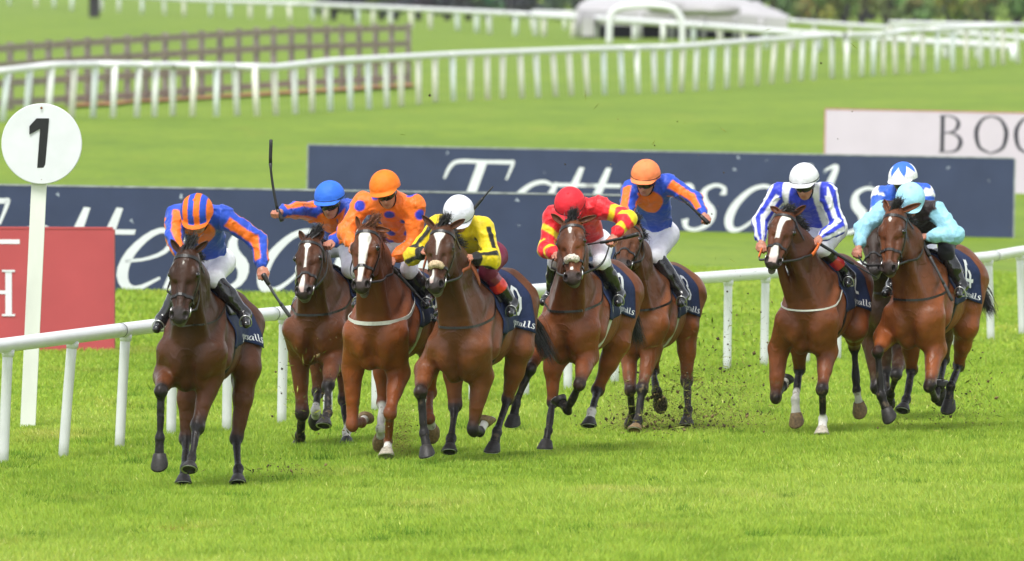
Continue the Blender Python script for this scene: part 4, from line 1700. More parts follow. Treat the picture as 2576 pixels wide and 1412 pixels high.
    Cs[..., 2] += .03 * np.exp(-((PHI) ** 2) / .1) * (np.abs(X + .33) / .23) ** 2
    sv, sf = sheet(Cs, -.014)
    Geo().add(sv, sf).build('saddle', M['leather'], root)
    return dict(fr=fr, F=F, root=root, bits=bits, dz=dz, poll=poll, mid=mid, sp=sp, legs=legs)

# ------------------------------------------------------------------ jockeys
BLUE, ORANGE, ROYAL = (.022, .075, .50), (.86, .17, .015), (.03, .05, .56)
YELLOW, BLACK, RED, WHITE = (.80, .60, .012), (.012, .012, .013), (.72, .018, .028), (.82, .82, .86)
PALE, BROWN, PEACH, SKIN = (.30, .60, .74), (.030, .020, .020), (.88, .24, .085), (.47, .225, .155)


def silk_colour(design, v, seg, t, ang, lat, front, J):
    n = len(v)
    c = np.zeros((n, 3))
    arm = seg > 0
    if design == 'manor':
        c[:] = BLUE
        st = (np.floor((ang + .35) / (2 * np.pi) * 6).astype(int) % 2 == 0) & arm & (t > .12)
        c[st] = ORANGE
        d = np.linalg.norm((v - J['disc']) * np.array([.7, 1, 1.1]), axis=1)
        c[(~arm) & (d < .15)] = ORANGE
        c[arm & (t > 1.72)] = BLUE
    elif design == 'spots':
        c[:] = ORANGE
        for s in J['spots']:
            c[np.linalg.norm(v - s, axis=1) < .047] = ROYAL
    elif design == 'yellow':
        c[:] = YELLOW
        a = np.abs((ang - J['seam'] + np.pi / 3) % (2 * np.pi / 3) - np.pi / 3)
        c[arm & (a < .30) & (t > .1)] = BLACK
        c[arm & (t > 1.62)] = BLACK
    elif design == 'red':
        c[:] = RED
        zig = t * 2.6 + .55 * np.abs(((ang / np.pi * 1.5) % 2) - 1)
        c[arm & (zig % 1.3 < .48) & (t > .2) & (t < 1.6)] = YELLOW
    elif design == 'bluewhite':
        c[:] = ROYAL
        st = (np.floor((ang + .2) / (2 * np.pi) * 10).astype(int) % 2 == 0) & arm
        c[st] = WHITE
        c[(~arm) & (np.abs(lat) > .085 + .35 * np.clip(front, 0, .3)) & (np.abs(lat) < .17)] = WHITE
    elif design == 'bluestar':
        c[:] = (.03, .12, .62)
        a = np.abs((ang + np.pi) % (2 * np.pi) - np.pi)
        c[arm & (t % .6 < .18)] = WHITE
    else:
        c[:] = PALE
        c[~arm] = BROWN
    return c


def cap_colour(design, az, th):
    c = np.zeros((len(az), 3))
    if design == 'stripes':
        lat = np.sin(th) * np.sin(az)
        b = np.floor((lat + 1.0) / .36 + .28).astype(int) % 2
        c[:] = ORANGE
        c[b == 0] = BLUE
    elif design == 'star':
        c[:] = WHITE
        k = np.abs((az / (2 * np.pi) * 6) % 1 - .5) * 2
        c[th < 1.25 - .72 * k] = (.05, .17, .68)
    else:
        c[:] = design
    return c


def soften(f, c):
    acc = np.zeros_like(c)
    cnt = np.zeros(len(c))
    m = c[f].mean(1)
    for k in range(4):
        np.add.at(acc, f[:, k], m)
        np.add.at(cnt, f[:, k], 1)
    return acc / np.maximum(cnt, 1)[:, None]


def make_jockey(h, sp):
    fr, dz = h['fr'], h['dz']
    X = fr.at_x
    head = X(sp['cap'], sp.get('hx', .26))
    sx = sp.get('sx', .06)
    sh = {1: X(sp['shL'], sx), -1: X(sp['shR'], sx)}
    el, ha = {}, {}
    for s, k in ((1, 'L'), (-1, 'R')):
        p = sp['arm' + k]
        sg = p[2] if len(p) > 2 else (1, 1)
        el[s] = fr.reach(sh[s], p[0], .30, sg[0])
        ha[s] = fr.reach(el[s], p[1], .29, sg[1])
    hipc = V(sp.get('hipx', -.44), sp.get('hipy', 0), sp.get('hipz', 1.83) + dz)
    hip = {s: hipc + V(.02, .105 * s, -.02) for s in (1, -1)}
    kn, an, to = {}, {}, {}
    kn[1] = X(sp['kneeL'], sp.get('kx', -.04))
    an[1] = fr.reach(kn[1], sp['ankL'], .37, -1)
    to[1] = an[1] + unit(V(.9, .22, -.38)) * .19
    mir = V(1, -1, 1)
    kn[-1], an[-1], to[-1] = kn[1] * mir, an[1] * mir, to[1] * mir
    if 'kneeR' in sp:
        kn[-1] = X(sp['kneeR'], sp.get('kx', -.04))
    if 'ankR' in sp:
        an[-1] = fr.reach(kn[-1], sp['ankR'], .37, -1)
        to[-1] = an[-1] + unit(V(.9, -.22, -.38)) * .19
    for s in (1, -1):                       # keep knees and feet outside the horse
        for d_, r_ in ((kn, .085), (an, .07), (to, .06)):
            for _ in range(40):
                if h['F'].sample(d_[s]) > r_:
                    break
                d_[s] = d_[s] + V(0, .01 * s, 0)
    shc = (sh[1] + sh[-1]) / 2
    spine = unit(shc - hipc)
    bl = V(0, 1, 0)
    bn = unit(np.cross(spine, bl)) * -1
    if bn[2] < 0:
        bn = -bn
    base = hipc.copy()
    base[2] = hipc[2] - .16
    O = lambda P: np.asarray(P) - base
    wpos = fr.o + fr.f * base[0] + fr.l * base[1] + V(0, 0, base[2])
    root = thing('person', sp['label'], 'person', wpos, fr.rz, 'jockeys riding the racehorses')

    # face frame
    pit, yaw, rol = (math.radians(a) for a in sp.get('look', (32, 0, 0)))
    Fd = unit(V(math.cos(pit) * math.cos(yaw), math.cos(pit) * math.sin(yaw), -math.sin(pit)))
    Sd = unit(np.cross(V(0, 0, 1), Fd))
    Ud = np.cross(Fd, Sd)
    Sd, Ud = Sd * math.cos(rol) + Ud * math.sin(rol), Ud * math.cos(rol) - Sd * math.sin(rol)
    HF = np.stack([Fd, Sd, Ud])
    hp = lambda f, s, u: head + Fd * f + Sd * s + Ud * u

    # --- skin: one figure under the clothes
    B = Field(.009)
    B.ell(hp(0, 0, -.045), (.098, .077, .115), .03, R=HF)
    B.ell(hp(.045, 0, -.143), (.052, .050, .048), .03, R=HF)
    B.ell(hp(.03, 0, -.09), (.068, .064, .06), .03, R=HF)
    B.cap(hp(.088, 0, -.06), hp(.112, 0, -.102), .011, .016, .014)
    B.cap(hp(.080, -.018, -.138), hp(.080, .018, -.138), .010, .010, .012)
    for s in (1, -1):
        B.ell(hp(-.005, .076 * s, -.065), (.022, .012, .032), .012, R=HF)
        B.cap(hp(.085, .03 * s - .012, -.040), hp(.085, .03 * s + .012, -.040), .010, .010, .012)
        B.ell(hp(.088, .032 * s, -.055), (.010, .016, .009), .006, R=HF, sub=True)
    neck0 = shc + spine * .02 + bn * .03
    B.cap(neck0, hp(-.03, 0, -.09), .062, .056, .04)
    B.cap(hipc, shc, .12, .13, .05, w=bn, sc=1.3)
    B.cap(sh[1], sh[-1], .05, .05, .04)
    for s in (1, -1):
        wr = el[s] + (ha[s] - el[s]) * .8
        B.cap(sh[s], el[s], .05, .036, .03)
        B.cap(el[s], wr, .038, .027, .02)
        B.cap(wr, ha[s], .029, .031, .02)
        B.cap(hip[s], kn[s], .08, .05, .04)
        B.cap(kn[s], an[s], .046, .033, .03)
    B.solve()
    v, f = B.mesh()
    g = Geo()
    c = np.tile(SKIN, (len(v), 1))
    r = v - head
    hu, hf, hs = r @ Ud, r @ Fd, r @ Sd
    lips = np.exp(-((hu + .138) ** 2 / .00012 + hs ** 2 / .0006)) * (hf > .05)
    c *= (1 - lips[:, None] * np.array([.25, .5, .45]))
    hairm = (hf < .012) & (hu > -.115) & (hu < .1) & (np.abs(r).max(1) < .2)
    c[hairm] = (.035, .022, .016)
    c *= (1 - .35 * (np.exp(-((hu + .052) ** 2 / .0003)) * (hf > .05)))[:, None]
    ck = np.exp(-((hu + .085) ** 2 + (np.abs(hs) - .05) ** 2) / .0012) * (hf > 0)
    c *= (1 + ck[:, None] * np.array([.12, -.12, -.12]))
    g.add(O(v), f, c)
    for s in (1, -1):                                              # hands: palm, four fingers, thumb
        d = unit(ha[s] - el[s])
        up = V(.25, 0, 1) if abs(d[2]) < .8 else V(1, 0, .2)
        b = unit(up - (up @ d) * d)
        l = np.cross(d, b)
        Hn = Field(.0052)
        c0 = ha[s]
        Hn.cap(c0 - d * .055, c0 - d * .01, .027, .030, .02)
        Hn.ell(c0 + d * .012, (.046, .043, .023), .012, R=np.stack([d, l, b]))
        for i, (o, ln) in enumerate(((-.033, .9), (-.0115, 1.06), (.0105, 1.0), (.031, .8))):
            K = c0 + d * (.046 - .004 * abs(i - 1)) + l * o + b * .008
            m1 = K + d * .028 * ln - b * .018
            m2 = m1 - b * .030 * ln - d * .012
            m3 = m2 - d * .026 * ln + b * .004
            Hn.cap(K, m1, .0112, .0102, .005)
            Hn.cap(m1, m2, .0102, .0096, .004)
            Hn.cap(m2, m3, .0096, .0085, .004)
        tsd = -s
        t0 = c0 + l * .036 * tsd - d * .012 - b * .004
        t1 = t0 + d * .036 + l * .012 * tsd - b * .014
        t2 = t1 + d * .024 - l * .014 * tsd - b * .012
        Hn.cap(t0, t1, .0145, .0115, .008)
        Hn.cap(t1, t2, .0115, .0095, .004)
        Hn.solve()
        hv, hf2 = Hn.mesh()
        g.add(O(hv), hf2, np.array(SKIN) * np.array([1.0, .86, .82]))
    g.build('body', M['skin'], root, colors=True)

    # --- silks
    T = Field(.0068)
    wa = hipc + spine * .10 - bn * .0
    T.cap(wa, shc - spine * .04, .148, .175, .07, w=bn, sc=1.38)
    T.cap((wa + shc) / 2 + bn * .035, shc + bn * .01, .12, .10, .07)
    T.cap(sh[1] + V(0, -.02, 0), sh[-1] + V(0, .02, 0), .085, .085, .06)
    T.cap(shc + spine * .02, neck0 + spine * .05, .085, .068, .05)
    for s in (1, -1):
        wr = el[s] + (ha[s] - el[s]) * .80
        T.cap(sh[s], el[s], .088, .072, .06)
        T.cap(el[s], el[s] + (wr - el[s]) * .8, .073, .058, .035)
        T.cap(el[s] + (wr - el[s]) * .8, wr, .058, .042, .02)
    sd = sp.get('seed', 1)
    T.noise = lambda P: .007 * vnoise(P * np.array([9, 15, 15]), sd) + .010 * np.clip(np.abs(vnoise(P * np.array([8, 13, 10.]), sd + 4)) * 3.2, 0, 1) - .006 + .003 * vnoise(P * 34, sd + 6)
    T.solve()
    v, f = T.mesh()
    seg = np.zeros(len(v), int)
    t = np.zeros(len(v))
    ang = np.zeros(len(v))
    for s, si in ((1, 1), (-1, 2)):
        n = np.cross(el[s] - sh[s], ha[s] - el[s])
        n = unit(n) if np.linalg.norm(n) > 1e-3 else V(0, 0, 1)
        for i, (a, b) in enumerate(((sh[s], el[s]), (el[s], ha[s]))):
            ab = b - a
            tt = np.clip(((v - a) @ ab) / (ab @ ab), 0, 1)
            D = v - a - tt[:, None] * ab
            dist = np.linalg.norm(D, axis=1)
            onarm = dist < .1
            if i == 0:
                outward = ((v - shc) @ bl) * s
                onarm &= (tt > .05) | (outward > abs((sh[s] - shc) @ bl) + .01)
            else:
                onarm &= (tt > .0)
            ax = unit(ab)
            w = np.cross(ax, n)
            seg[onarm] = si
            t[onarm] = i + tt[onarm]
            ang[onarm] = np.arctan2(D @ w, D @ n)[onarm]
    ang += sp.get('phase', 0)
    disc = shc + V(.10, 0, -.14) + V(*sp.get('disc', (0, 0, 0)))
    spots = []
    if sp['silks'] == 'spots':
        rg = np.random.default_rng(12)
        for i in rg.permutation(len(v)):
            if all(np.linalg.norm(v[i] - s) > .165 for s in spots):
                spots.append(v[i])
    c = silk_colour(sp['silks'], v, seg, t, ang, (v - shc) @ bl, (v - shc) @ -bn, dict(disc=disc, spots=spots, seam=sp.get('seam', 1.2)))
    c = soften(f, c)
    Geo().add(O(v), f, c).build('silks', M['silk'], root, colors=True)

    # --- breeches
    P = Field(.0105)
    P.ell(hipc - spine * .0, (.15, .165, .13), .06)
    P.cap(hipc, wa + spine * .03, .135, .135, .06, w=bn, sc=1.3)
    for s in (1, -1):
        P.cap(hip[s], kn[s], .106, .069, .05)
        P.ell(kn[s], (.071, .066, .068), .03)
        P.cap(kn[s], kn[s] + (an[s] - kn[s]) * .25, .066, .060, .03)
    P.noise = lambda Q: .005 * vnoise(Q * 17, sd + 8)
    P.solve()
    v, f = P.mesh()
    c = np.tile(sp.get('breeches', (.78, .78, .84)), (len(v), 1))
    Geo().add(O(v), f, c).build('breeches', M['breeches'], root, colors=True)
    # --- boots
    for s in (1, -1):
        Bo = Field(.0085)
        ax = an[s] - kn[s]
        top = kn[s] + ax * .10
        Bo.cap(top, kn[s] + ax * .45, .070, .066, .03)
        Bo.cap(kn[s] + ax * .45, an[s], .066, .047, .03)
        Bo.cap(an[s], to[s], .046, .034, .03)
        hd_ = an[s] - unit(to[s] - an[s]) * .045 - V(0, 0, .03)
        Bo.cap(an[s], hd_, .044, .034, .03)
        Bo.noise = lambda Q: .005 * vnoise(Q * 24, sd + 2)
        Bo.solve()
        v, f = Bo.mesh()
        c = np.tile((.012, .012, .013), (len(v), 1))
        tt = ((v - kn[s]) @ ax) / (ax @ ax)
        for t0, t1, cc in sp.get('bands', []):
            m = (tt > t0) & (tt < t1)
            c[m] = cc
        bt = Geo().add(O(v), f, c).build('boot', M['boot'], root, colors=True)
        # stirrup iron: an arch with a tread under the ball of the foot
        m = an[s] * .35 + to[s] * .65
        fd = unit(to[s] - an[s])
        la = unit(np.cross(V(0, 0, 1), fd))
        u = np.cross(fd, la)
        th = np.linspace(-.5, math.pi + .5, 14)
        arch = m + .048 * np.cos(th)[:, None] * la + (.062 * np.sin(th)[:, None]) * u - u * .015
        tv, tf = tube(np.vstack([arch, arch[:1]]), .0050, 6)
        ir = Geo()
        ir.add(tv, tf)
        ir.build('stirrup', M['steel'], h['root'])

    # --- cap over the helmet
    g = Geo()
    nth, naz = 40, 128
    th = np.linspace(.0, 1.86, nth)
    az = np.linspace(-np.pi, np.pi, naz)
    TH, AZ = np.meshgrid(th, az, indexing='ij')
    rad = np.stack([.143 + 0 * TH, .128 + 0 * TH, .134 + 0 * TH], -1)
    fr_ = np.clip(np.cos(AZ), 0, 1)
    cut = 1.50 + .36 * (1 - np.cos(AZ)) / 2 * 1.0
    THc = np.minimum(TH, cut)
    pp = np.stack([np.sin(THc) * np.cos(AZ), np.sin(THc) * np.sin(AZ), np.cos(THc)], -1) * rad
    pk = smooth01(TH, 1.42, 1.80) * smooth01(fr_, .25, .75)
    pp[..., 0] += .05 * pk
    pp[..., 2] -= .016 * pk
    pp *= (1 + .012 * vnoise(pp * 30, sd) * np.sin(THc) ** 2)[..., None]
    Pw = head + pp[..., :1] * Fd + pp[..., 1:2] * Sd + pp[..., 2:3] * Ud
    sv, sf = sheet(Pw, -.006)
    cc = cap_colour(sp['capc'], AZ.ravel(), TH.ravel())
    cc = np.vstack([cc, cc])
    if isinstance(sp['capc'], str) and sp['capc'] == 'stripes':
        cc[np.concatenate([pk.ravel()] * 2) > .25] = ORANGE
    g.add(O(sv), sf, cc)
    lv, lf = lathe([(.001, .142), (.014, .140), (.017, .133)], 10, Ud, head)
    g.add(O(lv), lf[:, ::-1], cc[0] * .9)
    cap_o = g.build('cap', M['capcloth'], root, colors=True)
    if sp.get('band'):
        a2 = np.linspace(-np.pi, np.pi, 40, endpoint=False)
        t2 = 1.47 + .14 * (1 - np.cos(a2)) / 2
        bp = head + (.148 * np.sin(t2) * np.cos(a2))[:, None] * Fd + (.133 * np.sin(t2) * np.sin(a2))[:, None] * Sd + (.139 * np.cos(t2))[:, None] * Ud
        tv, tf = tube(O(bp), .0055, 6, closed=True)
        Geo().add(tv, tf).build('cap_band', M['black_cloth'], cap_o)
    # --- goggles
    a2 = np.linspace(-1.35, 1.35, 19)
    G = np.zeros((19, 6, 3))
    for i in range(19):
        for j in range(6):
            u = -.040 - .050 * j / 5 * (1 - .45 * (abs(a2[i]) / 1.35) ** 3) - (.012 if abs(a2[i]) < .12 and j < 0 else 0)
            bulge = .004 * math.sin(j / 5 * math.pi)
            G[i, j] = hp((.112 + bulge) * math.cos(a2[i]), (.090 + bulge) * math.sin(a2[i]), u)
    sv, sf = sheet(G, -.006)
    Geo().add(O(sv), sf).build('goggles', M['goggle'], root)
    # chin strap
    a2 = np.linspace(-1.5, 1.5, 15)
    sp_ = np.array([hp(.02 + .03 * math.cos(a), .079 * math.sin(a), -.04 - .148 * math.cos(a) ** .6 if abs(a) < 1.49 else -.04) for a in a2])
    tv, tf = tube(O(sp_), .006, 6)
    Geo().add(tv, tf).build('chin_strap', M['black_cloth'], root)

    # --- reins
    rm = M[sp.get('rein', 'leather')]
    for s in (1, -1):
        hs_ = s if not sp.get('rein_hand') else sp['rein_hand']
        hnd = ha[hs_] + unit(ha[hs_] - el[hs_]) * .03 - V(0, 0, .015)
        b = h['bits'][s]
        m = (b + hnd) / 2 + V(0, .05 * s, -.045)
        Pn = catmull([b, m, hnd], 14)
        Pn[1:-1] = np.where((h['F'].sample(Pn[1:-1]) < .012)[:, None], Pn[1:-1] + V(0, .05 * s, 0), Pn[1:-1])
        g = Geo()
        strap(g, Pn, .021, .006, V(0, 0, 1))
        o = g.build('rein', M['leather'], h['root'])
        if rm != M['leather']:
            g = Geo()
            strap(g, Pn[8:], .030, .011, V(0, 0, 1))
            g.build('rein_grip', rm, o)
    # buckle end hanging in a loop at the neck
    if sp.get('loop'):
        Pn = catmull([ha[1] - V(.02, 0, .02), ha[1] + V(-.08, .05, -.12), ha[1] + V(-.06, .09, -.24), ha[1] + V(.0, .07, -.14), ha[1] + V(.02, .0, -.02)], 18)
        g = Geo()
        strap(g, Pn, .022, .006, V(0, 0, 1))
        g.build('rein_loop', rm, h['root'])
    # --- whip: a thing held in the hand
    if 'whip' in sp:
        pts, hand_s, wl, dxs = sp['whip']
        d0 = ha[hand_s][0] + .05
        W = np.array([X(p, d0 + dx) for p, dx in zip(pts, dxs)])
        n = 16
        Pn = catmull(W, n)
        rr = np.interp(np.linspace(0, 1, n), [0, .18, .3, .7, .72, 1], [.016, .015, .011, .009, .014, .013] if sp.get('flap', 1) else [.014, .014, .012, .011, .011, .011])
        wb = Pn[0].copy()
        wp = fr.o + fr.f * wb[0] + fr.l * wb[1] + V(0, 0, wb[2])
        wt = thing('riding_whip', wl, 'whip', wp, fr.rz, 'whips held by the jockeys')
        k = int(n * .3)
        rr = rr * 1.2
        tv, tf = tube(Pn[:k + 1] - wb, rr[:k + 1] * 1.15, 8)
        Geo().add(tv, tf).build('grip', M['leather'], wt)
        tv, tf = tube(Pn[k:12] - wb, rr[k:12], 8)
        Geo().add(tv, tf).build('shaft', M[sp.get('whipm', 'whip')], wt)
        tv, tf = tube(Pn[11:] - wb, .016 if sp.get('flap', 1) else .0115, 8, flat=.6)
        Geo().add(tv, tf).build('flap', M[sp.get('whipm', 'whip')], wt)

DKB = (.016, .012, .010)
RUNNERS = [
    # 1: leader
    (dict(px=480, pitch=-.04, Y=99.2, head=9.5, coat=(.0640, .0225, .0080), num='1', label='dark bay racehorse with a tiny white fleck on its forehead, leading the field at left',
          poll=q('A', 430, 640), muzzle=q('A', 362, 1225), earL=q('A', 300, 530), earR=q('A', 605, 545), girth='black_cloth',
          RF=(.30, q('B', 255, 440), q('B', 222, 560), q('B', 205, 945), q('B', 207, 1200), (1, -1, 1)),
          LF=(.22, q('B', 630, 440), q('B', 518, 855), q('B', 468, 1110), q('B', 447, 1225), (1, 1, 1)),
          RH=(-.52, q('B', 440, 560), q('B', 428, 950), q('B', 412, 1190), q('B', 400, 1340), (-1, 1, 1)),
          LH=(-.70, q('B', 920, 520), q('B', 842, 950), q('B', 850, 1200), q('B', 848, 1335), (-1, 1, 1)),
          marks=[[(.11, .0, .0), (.125, .003, .005), (.145, 0, .0)]], forelock=V(-.06, .03, .15), tail=V(-.5, .0, -.3), breast=('leather', .012, .12), mud=.2),
     dict(cap=q('A', 512, 300), shL=q('A', 735, 350), shR=q('A', 345, 345), armL=(q('A', 1020, 545), q('A', 1045, 790), (1, 1)), armR=(q('A', 325, 520), q('A', 400, 690)),
          kneeL=q('A', 655, 850), ankL=q('A', 905, 1150), ankR=q('A', 255, 1190), silks='manor', capc='stripes', look=(48, 0, 0), disc=(0, .0, -.02), rein_hand=-1, phase=.3,
          label='leading jockey in blue and orange silks with an orange and blue striped cap',
          whip=([q('A', 1055, 815), q('A', 1150, 985), q('A', 1275, 1165)], 1, 'dark whip pointing down from the hand of the leading jockey', (0, .0, -.02)), whipm='whip_grey')),
    # 2
    (dict(px=788, dz=-.03, Y=108.3, head=15, coat=(0.1021, 0.0343, 0.0119), num='6', label='bay racehorse with a white stripe widening between its eyes, behind the leader beside the rail',
          poll=q('C', 432, 875), muzzle=q('C', 365, 1350), earL=q('C', 340, 790), earR=q('C', 540, 790), mouth=.0,
          RF=(.15, q('D', 165, 500), q('D', 185, 965), q('D', 168, 1160), q('D', 157, 1250), (1, -1, -1)),
          LF=(.28, q('D', 450, 500), q('D', 402, 740), q('D', 392, 960), q('D', 358, 1085), (1, 1, 1)),
          RH=(-.50, q('D', 330, 560), q('D', 318, 790), q('D', 292, 940), q('D', 300, 1030), (-1, 1, -1)),
          LH=(-.70, q('D', 540, 500), q('D', 530, 850), q('D', 555, 1110), q('D', 548, 1245), (-1, 1, 1)),
          socks={'RH': 1.75, 'LH': 1.85}, marks=[[(.075, .0, .016), (.105, .0, .030), (.14, .0, .013), (.24, .0, .009), (.33, 0, .011)], [(.41, 0, .006), (.46, -.005, .020), (.53, -.008, .024), (.58, 0, .012)]],
          forelock=V(-.08, .06, .12), tail=V(-.45, .1, -.35), girth='black_cloth'),
     dict(cap=q('C', 587, 510), shL=q('C', 765, 620), shR=q('C', 455, 640), armL=(q('C', 700, 840), q('C', 585, 895)), armR=(q('C', 310, 622), q('C', 165, 640), (1, 1)),
          kneeL=q('C', 700, 1110), ankL=q('C', 760, 1330), silks='manor', capc=(.035, .16, .72), look=(24, -5, 0), band=1, rein_hand=1, phase=1.2, seed=3,
          label='jockey in blue and orange silks with plain blue cap, arm stretched out',
          whip=([q('C', 198, 712), q('C', 150, 580), q('C', 104, 290), q('C', 105, 45)], -1, 'long black whip held upright by the blue-capped jockey', (0, 0, 0, 0)), sx=.0)),
    # 3
    (dict(px=942, Y=105.8, head=15, coat=(0.1740, 0.0499, 0.0132), points=(.12, .042, .02), dark_amt=.55, hair=(.16, .06, .03), num='5', label='chestnut racehorse with a broad white blaze and a white breast strap',
          poll=q('C', 895, 780), muzzle=q('C', 845, 1300), earL=q('C', 808, 670), earR=q('C', 1092, 795), mouth=.035, breast=('strap_white', .032, -.04),
          RF=(.2, q('D', 600, 600), q('D', 598, 1055), q('D', 672, 1050), q('D', 715, 985), (1, -1, -1)),
          LF=(.15, q('D', 970, 620), q('D', 905, 965), q('D', 888, 1200), q('D', 875, 1335), (1, -1, 1)),
          RH=(-.50, q('D', 850, 600), q('D', 850, 880), q('D', 825, 1090), q('D', 828, 1215), (-1, 1, -1)),
          LH=(-.75, q('F', 262, 560), q('F', 262, 800), q('F', 255, 1005), q('F', 285, 1140), (-1, 1, -1)),
          socks={'RF': 2.1, 'LF': 2.2, 'RH': 1.1, 'LH': 2.15}, marks=[[(.06, .0, .035), (.12, .005, .056), (.2, .005, .042), (.32, .0, .034), (.45, -.005, .024), (.54, -.01, .020)]], pale_hoof=('RF', 'RH', 'LH'), white_hoof=('LF',),
          forelock=V(.0, .10, .10), tail=V(-.45, .1, -.4)),
     dict(cap=q('C', 1040, 425), shL=q('C', 1290, 590), shR=q('C', 860, 560), armL=(q('C', 1275, 905), q('C', 1085, 1040)), armR=(q('C', 720, 800), q('C', 790, 930)),
          kneeL=q('C', 1165, 1110), ankL=q('C', 1370, 1330), silks='spots', capc=(.88, .19, .015), look=(28, 3, 8), seed=5, hipz=1.86, rein='leather',
          label='jockey in orange silks with blue spots and a plain orange cap',
          whip=([q('C', 1065, 1060), q('C', 1210, 1215), q('C', 1380, 1400)], 1, 'thin black whip slanting down beside the boot of the spotted jockey', (0, -.1, -.15)), flap=0)),
    # 4
    (dict(px=1152, pitch=.09, dz=-.03, Y=104.8, head=15.5, coat=(0.1090, 0.0374, 0.0127), num='9', label='bay racehorse with a white star, thin stripe and tan sheepskin noseband, number nine cloth',
          poll=q('E', 430, 380), muzzle=q('E', 365, 900), earL=q('E', 265, 268), earR=q('E', 622, 300), fleece='fleece', mouth=.012,
          RF=(.30, q('F', 230, 600), q('F', 188, 790), q('F', 215, 1130), q('F', 243, 1330), (1, 1, 1)),
          LF=(.20, q('F', 690, 660), q('F', 615, 1095), q('F', 672, 1120), q('F', 745, 985), (1, -1, -1)),
          RH=(-.50, q('F', 440, 700), q('F', 468, 905), q('F', 437, 1170), q('F', 420, 1300), (-1, 1, 1)),
          LH=(-.78, q('F', 1000, 560), q('F', 900, 850), q('F', 812, 1110), q('F', 770, 1300), (-1, 1, 1)),
          socks={'LF': 2.1}, pale_hoof=('LF',), marks=[[(.06, .0, .022), (.09, .0, .052), (.13, .004, .036), (.17, .004, .018), (.25, .0, .006), (.30, 0, .003)], [(.43, -.02, .008), (.5, -.022, .020), (.56, -.02, .014)]],
          forelock=V(-.03, .0, .10), tail=V(-.22, .22, -.5), breast=('leather', .02, -.02), girth='black_cloth'),
     dict(cap=q('E', 565, 238), shL=q('E', 765, 370), shR=q('E', 400, 350), armL=(q('E', 845, 630), q('E', 640, 615)), armR=(q('E', 185, 610), q('E', 300, 560)),
          kneeL=q('E', 800, 730), ankL=q('E', 935, 1000), silks='yellow', capc=(.72, .72, .80), look=(48, 8, -6), band=1, seed=7, seam=1.3, breeches=(.16, .012, .04), bands=[(-.2, .30, (.16, .012, .04)), (.30, .52, (.72, .03, .02))], hipz=1.80, loop=1, rein='leather_tan',
          label='jockey in yellow silks with black sleeve stripes and a white cap, crouched low',
          whip=([q('E', 575, 350), q('E', 700, 200), q('E', 845, 32)], -1, 'black whip slanting up beside the white cap of the yellow jockey', (-.1, -.15, -.2)), flap=0)),
    # 5
    (dict(px=1425, pitch=.04, dz=.035, Y=106.9, head=14.5, coat=(0.1450, 0.0447, 0.0140), num='7', label='bright bay racehorse with pale sheepskin noseband and wide-set ears',
          poll=q('G', 312, 520), muzzle=q('G', 330, 955), earL=q('G', 172, 450), earR=q('G', 500, 465), fleece='fleece_pale',
          RF=(.32, q('H', 90, 560), q('F', 1080, 600), q('F', 968, 880), q('F', 938, 1080), (1, 1, 1)),
          LF=(.25, q('H', 425, 610), q('H', 372, 820), q('H', 285, 1005), q('H', 212, 905), (1, -1, -1)),
          RH=(-.55, q('H', 190, 650), q('H', 180, 950), q('H', 152, 1145), q('H', 125, 1295), (-1, 1, 1)),
          LH=(-.80, q('H', 640, 540), q('H', 500, 860), q('H', 458, 1010), q('H', 437, 1130), (-1, 1, 1)),
          socks={'LH': 2.0}, marks=[[(.06, .0, .008), (.10, .002, .016), (.15, .004, .006)], [(.47, 0, .012), (.5, .0, .014)]],
          forelock=V(-.03, .0, .10), tail=V(-.35, .1, -.45), girth='strap_white'),
     dict(cap=q('G', 303, 375), shL=q('G', 520, 400), shR=q('G', 185, 470), armL=(q('G', 720, 485), q('G', 605, 625)), armR=(q('G', 135, 700), q('G', 215, 745)),
          kneeL=q('G', 530, 790), ankL=q('G', 630, 1020), silks='red', capc=(.74, .025, .04), look=(50, 0, -4), band=1, seed=9, hipz=1.80,
          label='jockey in red silks with yellow marks on the sleeves and a red cap',
          whip=([q('G', 790, 593), q('G', 600, 640), q('G', 430, 668)], 1, 'black whip held level across the horse by the red jockey', (0, 0, 0)), flap=0)),
    # 6
    (dict(px=1604, dz=-.08, mud=1.0, Y=112.0, head=13, coat=(0.1566, 0.0520, 0.0161), num='3', label='bay racehorse throwing up turf, its head half hidden behind the red jockey',
          poll=q('G', 735, 550), muzzle=q('G', 672, 850), muzs=1, earL=q('G', 650, 500), earR=q('G', 775, 455),
          RF=(.20, q('H', 720, 560), q('H', 735, 860), q('H', 745, 1040), q('H', 742, 1110), (1, -1, -1)),
          LF=(.30, q('H', 880, 560), q('H', 818, 850), q('H', 785, 1080), q('H', 762, 1165), (1, 1, 1)),
          RH=(-.55, q('H', 900, 560), q('H', 895, 720), q('H', 918, 870), q('H', 950, 965), (-1, 1, -1)),
          LH=(-.80, q('H', 1130, 520), q('H', 1135, 800), q('H', 1142, 1000), q('H', 1130, 1125), (-1, 1, 1)),
          pale_hoof=('LF',), forelock=V(-.05, .05, .08), tail=V(-.5, -.1, -.4), girth='strap_white'),
     dict(cap=q('G', 843, 172), shL=q('G', 1005, 240), shR=q('G', 735, 285), armL=(q('G', 1195, 355), q('G', 1258, 470), (1, 1)), armR=(q('G', 705, 440), q('G', 760, 560)),
          kneeL=q('G', 920, 750), ankL=q('G', 1085, 1030), silks='manor', capc=PEACH, look=(26, -6, -6), band=1, seed=11, hipz=1.90, rein_hand=-1, phase=.2, disc=(.0, .0, -.02),
          label='jockey in blue and orange silks with a plain pale orange cap, behind the red jockey',
          whip=([q('G', 1285, 517), q('G', 1180, 415), q('G', 1080, 325)], 1, 'short black whip tilted up in the hand of the pale orange capped jockey', (0, 0, 0)))),
    # 7
